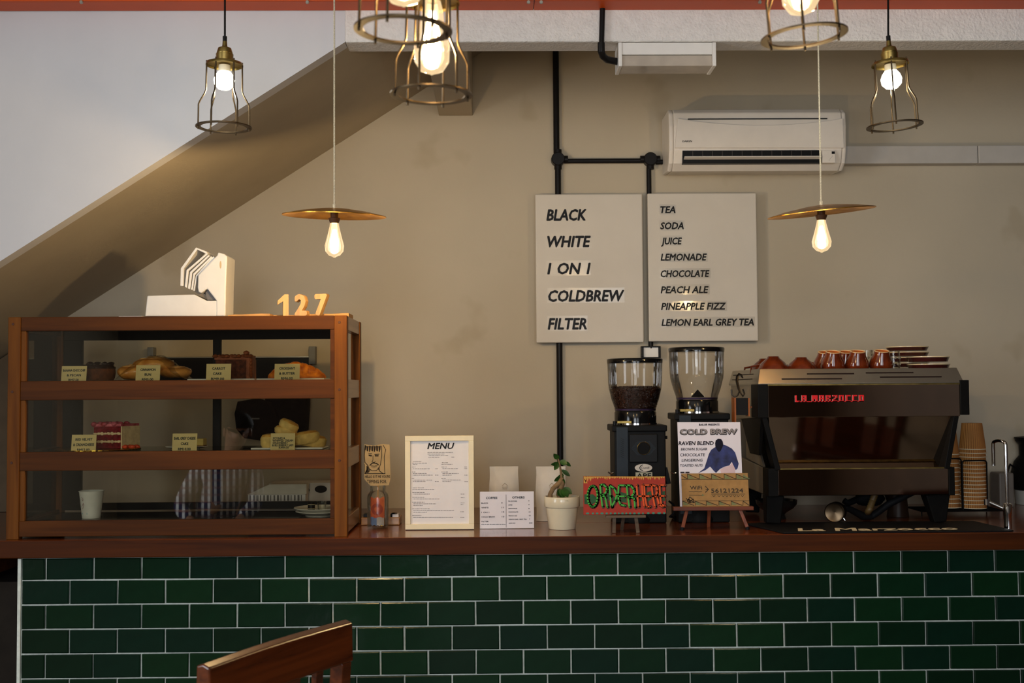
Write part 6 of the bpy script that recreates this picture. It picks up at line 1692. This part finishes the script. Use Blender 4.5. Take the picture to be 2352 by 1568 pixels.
# black bar mat with lettering along its raised front
m0 = G(1742, 1203); m1 = G(1800, 1222); m2 = G(2322, 1219); m3 = G(2240, 1199)
ym0 = -0.022; ym1 = m0.y - 0.005
xa_ = G(1742, 1222).x; xb_ = G(2322, 1219).x
bm = thing('bar_mat', 'black rubber bar mat with white lettering under the machine front', 'mat', ((xa_ + xb_) / 2, (ym0 + ym1) / 2, ZC))
xc0, xc1 = G(1762, 1203).x, G(2240, 1200).x
b = MB()
poly = [(xa_ + 0.07, ym0), (xb_ - 0.01, ym0), (xb_ + 0.0, ym0 + 0.01), (xc1, ym1), (xc0 - 0.03, ym1), (xa_ + 0.0, ym1 - 0.02)]
vs = [(x, y, zc_) for x, y in poly] + [(x, y, zc_ + 0.005) for x, y in poly]; n_ = len(poly)
b.add(vs, [tuple(range(n_))[::-1], tuple(range(n_, 2 * n_))] + [(i, (i + 1) % n_, n_ + (i + 1) % n_, n_ + i) for i in range(n_)])
b.build('mat', M_rubber, bm, bevel=0.002)
b = MB()
(q0, _), (q1, _) = pl(ym0 + 0.06)(1828, 1210), pl(ym0 + 0.06)(2194, 1208)
b.text('La Marzocco', 0, 0, 0.07, 0, width=q1 - q0, bold=0.0028, shear=0.25)
hz = max(v.z for v in b.v)
b.v = [Vector((q0 + v.x, ym0 + 0.022 + v.z / hz * 0.075, ZC + 0.0066 - v.y * 4)) for v in b.v]
b.build('mat_lettering', mat('cream_print', (214, 204, 176), rough=0.6), bm)

# kraft cups: wire caddy with two stacks
Ycu = stand_Y(2235, 1185) + 0.06
kc = mpp(Ycu)
cxc = U(2235, 1100, Ycu).x
M_ripple = mat('kraft_ripple', (182, 126, 62), rough=0.7, var=0.06, scale=20)
M_ridge = mat('kraft_ripple_dark', (150, 96, 46), rough=0.75, var=0.05)
ORD = ['topmost', 'second', 'third', 'fourth', 'fifth', 'sixth', 'seventh', 'eighth', 'ninth', 'tenth', 'eleventh', 'twelfth', 'thirteenth', 'fourteenth', 'fifteenth', 'sixteenth', 'seventeenth']
zbase = G(2235, 1184).z
zrim0 = ZC + 0.024
def cup_stack(cx, cy, n, first, zt_rim, what):
    st = (zt_rim - zrim0) / (n - 1)
    for i in range(n):
        z = zt_rim - i * st
        lab = 'kraft paper cup, %s%s' % (ORD[i] + (' ' if i == 0 else ' from the top '), what)
        if first is None:
            t = thing('kraft_cup', lab, 'paper cup', (cx, cy, z), group='kraft paper cups in the wire caddy'); first = t
            rr0, rr1, Hc = 29.5 * kc, 22.5 * kc, 60 * kc
            b = MB(); vs = []; N = 72
            for j, u in enumerate((0, 1)):
                for i2 in range(N):
                    a = 2 * math.pi * i2 / N; r_ = (rr0 + (rr1 - rr0) * u) * (1 + (0.018 if i2 % 2 else -0.012)) * 0.975
                    vs.append((r_ * math.cos(a), r_ * math.sin(a), 0.002 + (Hc - 0.002) * u))
            b.add(vs, [(i2, (i2 + 1) % N, N + (i2 + 1) % N, N + i2) for i2 in range(N)] + [tuple(range(N, 2 * N))])
            b.m = [0 if i2 % 2 else 1 for i2 in range(N)] + [0]
            b.build('ripple_sleeve', [M_ripple, M_ridge], t, local=True)
            MB().tube([(rr0 * math.cos(a * math.pi / 18), rr0 * math.sin(a * math.pi / 18), 0.0012) for a in range(36)], 0.0016, 6, closed=True).build('white_rim', mat('rim_white', (236, 222, 190), rough=0.5), t, smooth=True, local=True)
        else:
            dup(first, (cx + 0.0008 * math.sin(i * 1.9), cy, z), (0, 0, i * 0.7), lab)
    return first
zt_r = U(2236, 1032, Ycu - 0.03).z
fc = cup_stack(cxc, Ycu, 16, None, zt_r, 'of the stack beside the chrome tap')
cup_stack(cxc - 0.085, Ycu + 0.035, 13, fc, zt_r - 0.02, 'of the stack half hidden by the machine')
wc = thing('cup_caddy', 'black wire caddy on feet holding the kraft cup stacks', 'rack', (cxc - 0.03, Ycu + 0.02, ZC))
zsh = ZC + 0.019
def wire(pts, r=0.0026): return MB().tube(pts, r, 8)
xA, xB = cxc - 0.215, cxc + 0.085
yA, yB = Ycu - 0.06, Ycu + 0.09
b = MB()
for i in range(9):
    yy = yA + (yB - yA) * i / 8; b.tube([(xA, yy, zsh), (xB, yy, zsh)], 0.0017, 6)
b.tube([(xA, yA, zsh), (xB, yA, zsh), (xB, yB, zsh), (xA, yB, zsh)], 0.003, 6, closed=True)
b.build('wire_deck', M_blackm, wc, smooth=True)
for x_, y_ in ((xA, yA), (xB, yA), (xB, yB), (xA, yB)):
    wire([(x_, y_, zsh), (x_, y_, zc_)]).build('foot', M_blackm, wc, smooth=True)
ztw = U(2240, 1057, Ycu - 0.045).z
def hoop(x0, x1, y, z, r=0.0026):
    return wire([(x0, y, zsh), (x0, y, z - 0.008), (x0 + 0.003, y, z - 0.002), (x0 + 0.009, y, z), (x1 - 0.009, y, z), (x1 - 0.003, y, z - 0.002), (x1, y, z - 0.008), (x1, y, zsh)], r)
yy = Ycu - 0.052
hoop(pl(yy)(2211, 1100)[0], pl(yy)(2267, 1100)[0], yy, ztw).build('hoop', M_blackm, wc, smooth=True)
yy2 = Ycu + 0.0 - 0.02
hoop(pl(yy2)(2186, 1100)[0] - 0.08, pl(yy2)(2210, 1100)[0] - 0.003, Ycu - 0.022, ztw + 0.006).build('hoop', M_blackm, wc, smooth=True)
hoop(cxc - 0.13, cxc - 0.04, Ycu + 0.085, ztw + 0.006).build('hoop', M_blackm, wc, smooth=True)

# chrome tap
Yt2 = stand_Y(2312, 1216) + 0.03
p = pl(Yt2)
tp_ = thing('water_tap', 'tall thin chrome tap at the counter end', 'tap', (p(2312, 1200)[0], Yt2, ZC))
xt = p(2313, 1100)[0]; kt = mpp(Yt2)
MB().lathe([(0, 0), (0.013, 0), (0.013, 0.004), (0.0125, 0.045), (0.0135, 0.047), (0.0135, 0.080), (0.0085, 0.084), (0, 0.084)], (xt, Yt2, zc_), 24).build('base', M_chrome, tp_, smooth=True)
ztp = p(2312, 1012)[1]
path = [(xt, Yt2, ZC + 0.08), (xt - 0.002, Yt2, ztp - 0.02)]
for i in range(9):
    a = math.pi * i / 8
    path.append((xt - 0.002 - 0.008 + 0.008 * math.cos(a), Yt2 + 0.03 - 0.03 * math.cos(a), ztp - 0.012 + 0.012 * math.sin(a)))
path.append((xt - 0.018, Yt2 + 0.06, p(2300, 1072)[1]))
MB().tube(path, 0.006, 12).build('spout', M_chrome, tp_, smooth=True)
MB().tube([(xt - 0.012, Yt2 + 0.01, ZC + 0.066), (xt - 0.05, Yt2 + 0.03, ZC + 0.085)], 0.006, 10).lathe([(0, 0), (0.010, 0), (0.010, 0.02), (0, 0.02)], (xt - 0.055, Yt2 + 0.032, ZC + 0.075), 14).build('lever', M_chrome, tp_, smooth=True)

# kettle and white tub at the very edge
Yk2 = stand_Y(2350, 1165) + 0.12
c = U(2372, 1080, Yk2); kk = mpp(Yk2)
kt_ = thing('black_kettle', 'black kettle with a flared lid at the counter end', 'kettle', (c.x, Yk2, ZC))
zz = lambda py: U(2350, py, Yk2).z
MB().lathe([(0, zz(1122)), (46 * kk, zz(1122)), (48 * kk, zz(1090)), (40 * kk, zz(1060)), (28 * kk, zz(1045)), (28 * kk, zz(1020)), (36 * kk, zz(1012)), (38 * kk, zz(1004)), (0, zz(1000))], (c.x, Yk2, 0), 36).build('body', M_blackm, kt_, smooth=True, ang=30)
MB().tube([(c.x - 40 * kk, Yk2, zz(1075)), (c.x - 52 * kk, Yk2, zz(1066)), (c.x - 58 * kk, Yk2, zz(1080)), (c.x - 62 * kk, Yk2, zz(1110))], 0.005, 8).build('spout', M_blackm, kt_, smooth=True)
MB().lathe([(0, 0), (38 * kk, 0), (40 * kk, zz(1124) - ZC - 0.002), (0, zz(1124) - ZC - 0.002)], (c.x, Yk2, zc_), 32).build('warmer_base', mat('grey_white_base', (170, 168, 160), rough=0.4), kt_, smooth=True)
Yg2 = YW - 0.16
(x0, z1), (x1, z0) = pl(Yg2)(2295, 1086), pl(Yg2)(2331, 1165)
o = MB().box(x0, x1, Yg2, Yg2 + 0.09, zc_, z1).build('grey_canister', mat('grey_canister', (112, 104, 96), rough=0.5), None, bevel=0.006)
tag(o, 'grey square canister at the wall behind the chrome tap', 'canister')

# ================================================================== FOREGROUND CHAIR
def chair(loc, rz, lab):
    t = thing('wooden_chair', lab, 'chair', loc, (0, 0, rz))
    W, zt_ = 0.48, 1.0
    b = MB(); n_ = 10; vs = []; fs = []
    for i in range(n_ + 1):
        u = i / n_; x = -W / 2 + W * u; cy = 0.012 * math.sin(math.pi * u)
        h = 0.088; top = zt_
        for dy, dz in ((-0.019, -h), (0.019, -h), (0.016, 0.0), (0.0, 0.004), (-0.017, -0.002)): vs.append((x, dy + cy, top + dz))
    m_ = 5
    for i in range(n_):
        for j in range(m_):
            j2 = (j + 1) % m_; fs.append((i*m_+j, i*m_+j2, (i+1)*m_+j2, (i+1)*m_+j))
    fs.append(tuple(range(m_))[::-1]); fs.append(tuple(n_*m_ + j for j in range(m_)))
    b.add(vs, fs)
    b.build('crest_rail', W_chair, t, local=True, bevel=0.004, nrm=True, segs=3)
    for x in (-W / 2 + 0.022, W / 2 - 0.022):
        MB().bar((x, 0.0, zt_ - 0.086), (x, 0.03, 0.45), 0.036, 0.034, up=(0, 1, 0)).bar((x, 0.03, 0.45), (x, -0.03, 0), 0.036, 0.038, up=(0, 1, 0)).build('back_post', W_chair, t, local=True, bevel=0.003)
    for x, w in ((-0.135, 0.03), (0.135, 0.026), (0.0, 0.13)):
        MB().bar((x, 0.004, zt_ - 0.087), (x, 0.03, 0.49), w, 0.014, up=(0, 1, 0)).build('slat', W_chair, t, local=True, bevel=0.002)
    MB().box(-W / 2 + 0.02, W / 2 - 0.02, 0.01, 0.05, 0.49, 0.53).build('lower_rail', W_chair, t, local=True, bevel=0.003)
    MB().box(-W / 2 - 0.005, W / 2 + 0.005, 0.03, 0.45, 0.43, 0.465).build('seat', W_chair, t, local=True, bevel=0.008)
    for x in (-W / 2 + 0.025, W / 2 - 0.025):
        MB().bar((x, 0.42, 0.43), (x, 0.425, 0), 0.042, 0.042, up=(0, 1, 0), w1=0.032, d1=0.032).build('front_leg', W_chair, t, local=True, bevel=0.003)
    MB().box(-W / 2 + 0.03, W / 2 - 0.03, 0.40, 0.425, 0.36, 0.43).build('apron', W_chair, t, local=True)
    return t
h0 = 1.0
A = G(466, 1530, h0); B = G(796, 1426, h0)
mid = (A + B) / 2
chair((mid.x, mid.y, 0), math.atan2(B.y - A.y, B.x - A.x), 'dark brown wooden chair back in front of the tiled counter')

# chairs just outside the frame, seen mirrored in the machine's polished panels
chair((1.66, -1.12, 0), R(200), 'dark brown wooden chair mirrored in the espresso machine, nearer the counter')
chair((2.25, -1.75, 0), R(165), 'dark brown wooden chair mirrored in the espresso machine, further from the counter')

# ================================================================== SEATED CUSTOMER (mirrored in the cabinet glass)
def skin_mesh(name, verts, edges, radii, m, parent, root=0, sub=2):
    me = bpy.data.meshes.new(name); me.from_pydata([tuple(v) for v in verts], edges, [])
    me.materials.append(m)
    o = bpy.data.objects.new(name, me); COL.objects.link(o); o.parent = parent
    md = o.modifiers.new('skin', 'SKIN'); md.use_smooth_shade = True
    me.skin_vertices.new() if not me.skin_vertices else None
    sv = me.skin_vertices[0].data
    for i, r in enumerate(radii):
        sv[i].radius = r if isinstance(r, tuple) else (r, r)
    sv[root].use_root = True
    ms = o.modifiers.new('sub', 'SUBSURF'); ms.levels = sub; ms.render_levels = sub
    return o
def plaid_mat():
    m, nt, b = base_mat('plaid_cotton'); b.inputs['Roughness'].default_value = 0.85; b.inputs['Specular IOR Level'].default_value = 0.1
    tc = nt.nodes.new('ShaderNodeTexCoord'); sp = nt.nodes.new('ShaderNodeSeparateXYZ'); nt.links.new(tc.outputs['Object'], sp.inputs[0])
    def band(sock, per, lo):
        a = nt.nodes.new('ShaderNodeMath'); a.operation = 'MULTIPLY'; a.inputs[1].default_value = 1 / per; nt.links.new(sock, a.inputs[0])
        f = nt.nodes.new('ShaderNodeMath'); f.operation = 'FRACT'; nt.links.new(a.outputs[0], f.inputs[0])
        g = nt.nodes.new('ShaderNodeMath'); g.operation = 'LESS_THAN'; g.inputs[1].default_value = lo; nt.links.new(f.outputs[0], g.inputs[0])
        return g.outputs[0]
    c1 = nt.nodes.new('ShaderNodeMixRGB'); c1.inputs[1].default_value = L4((52, 48, 84)); c1.inputs[2].default_value = L4((244, 243, 246)); nt.links.new(band(sp.outputs[0], 0.042, 0.42), c1.inputs[0])
    c2 = nt.nodes.new('ShaderNodeMixRGB'); c2.inputs[2].default_value = L4((150, 92, 96)); nt.links.new(c1.outputs[0], c2.inputs[1])
    hb = nt.nodes.new('ShaderNodeMath'); hb.operation = 'MULTIPLY'; hb.inputs[1].default_value = 0.55; nt.links.new(band(sp.outputs[2], 0.05, 0.3), hb.inputs[0]); nt.links.new(hb.outputs[0], c2.inputs[0])
    nt.links.new(c2.outputs[0], b.inputs['Base Color'])
    return m
def seated_person(loc, rz):
    t = thing('person', 'person in a plaid shirt seated on a wooden chair, mirrored in the cabinet glass', 'person', loc, (0, 0, rz))
    M_skin = mat('skin', (172, 120, 92), rough=0.5, var=0.05, sss=0.05); M_hair = mat('dark_hair', (22, 16, 14), rough=0.6, var=0.15, scale=80)
    M_tr = mat('dark_trousers', (44, 46, 58), rough=0.9, var=0.06)
    V = []; E_ = []; Rr = []
    def add(p, r, par=None):
        V.append((p[0] + 0.26 * max(0.0, p[2] - 0.62), p[1], p[2])); Rr.append(r)
        if par is not None: E_.append((par, len(V) - 1))
        return len(V) - 1
    pel = add((0, 0, 0.55), (0.15, 0.11)); wst = add((0, 0.02, 0.70), (0.13, 0.095), pel); chs = add((0, 0.05, 0.90), (0.155, 0.105), wst)
    nck0 = add((0, 0.06, 1.03), (0.075, 0.065), chs); nck = add((0, 0.08, 1.10), (0.055, 0.055), nck0)
    hd0 = add((0, 0.105, 1.18), (0.07, 0.082), nck); hd1 = add((0, 0.11, 1.25), (0.078, 0.095), hd0); hd2 = add((0, 0.10, 1.31), (0.06, 0.075), hd1)
    nose = add((0, 0.205, 1.215), (0.012, 0.014), hd0)
    for s_ in (-1, 1):
        hp = add((s_ * 0.09, 0.04, 0.53), 0.09, pel); kn = add((s_ * 0.12, 0.46, 0.52), 0.062, hp); an = add((s_ * 0.12, 0.44, 0.10), 0.042, kn); to = add((s_ * 0.13, 0.60, 0.04), 0.035, an)
        sh = add((s_ * 0.185, 0.05, 0.985), 0.058, chs); el = add((s_ * 0.25, 0.10, 0.72), 0.042, sh); wr = add((s_ * 0.15, 0.32, 0.64), 0.027, el); pa = add((s_ * 0.13, 0.385, 0.625), (0.034, 0.016), wr)
        for k_, (dx, ln) in enumerate(((-0.03, 0.062), (-0.01, 0.074), (0.01, 0.070), (0.03, 0.052))):
            f0 = add((s_ * 0.13 + dx, 0.425, 0.62), 0.009, pa); f1 = add((s_ * 0.13 + dx * 1.1, 0.425 + ln * 0.6, 0.612), 0.0085, f0); add((s_ * 0.13 + dx * 1.1, 0.425 + ln, 0.592), 0.007, f1)
        th0 = add((s_ * 0.13 - s_ * 0.045, 0.37, 0.622), 0.010, pa); add((s_ * 0.13 - s_ * 0.065, 0.405, 0.612), 0.0085, th0)
    skin_mesh('body', V, E_, Rr, M_skin, t)
    V = []; E_ = []; Rr = []
    pel = add((0, 0.0, 0.53), (0.185, 0.145)); wst = add((0, 0.02, 0.70), (0.155, 0.12), pel); chs = add((0, 0.05, 0.90), (0.178, 0.125), wst); nk = add((0, 0.06, 1.035), (0.085, 0.075), chs)
    for s_ in (-1, 1):
        sh = add((s_ * 0.19, 0.05, 0.985), 0.074, chs); el = add((s_ * 0.255, 0.10, 0.72), 0.058, sh); wr = add((s_ * 0.165, 0.285, 0.65), 0.042, el)
    skin_mesh('shirt', V, E_, Rr, plaid_mat(), t)
    V = []; E_ = []; Rr = []
    pel = add((0, 0.0, 0.54), (0.168, 0.125))
    for s_ in (-1, 1):
        hp = add((s_ * 0.09, 0.05, 0.53), 0.102, pel); kn = add((s_ * 0.12, 0.46, 0.52), 0.076, hp); add((s_ * 0.12, 0.44, 0.13), 0.058, kn)
    skin_mesh('trousers', V, E_, Rr, M_tr, t)
    for s_ in (-1, 1):
        MB().blob((s_ * 0.13, 0.55, 0.045), (0.045, 0.12, 0.044), 16, 8, flat=-0.043).build('shoe', M_black, t, smooth=True, local=True)
        MB().blob((0.162 + s_ * 0.03, 0.197, 1.245), (0.013, 0.008, 0.008), 10, 6).build('eye', M_ink, t, smooth=True, local=True)
        MB().blob((0.160 + s_ * 0.088, 0.10, 1.235), (0.012, 0.022, 0.032), 10, 8).build('ear', M_skin, t, smooth=True, local=True)
    MB().blob((0.143, 0.195, 1.17), (0.026, 0.01, 0.007), 12, 6).build('mouth', mat('lips', (140, 76, 70), rough=0.5), t, smooth=True, local=True)
    MB().blob((0.173, 0.085, 1.285), (0.098, 0.115, 0.098), 24, 14, noise=0.04, seed=3, flat=-0.02).build('hair', M_hair, t, smooth=True, local=True)
chair((-2.05, -4.78, 0), R(180 - 14), 'dark brown wooden chair under the person in plaid, mirrored in the cabinet glass')
seated_person((-1.99, -4.50, 0), R(-14))
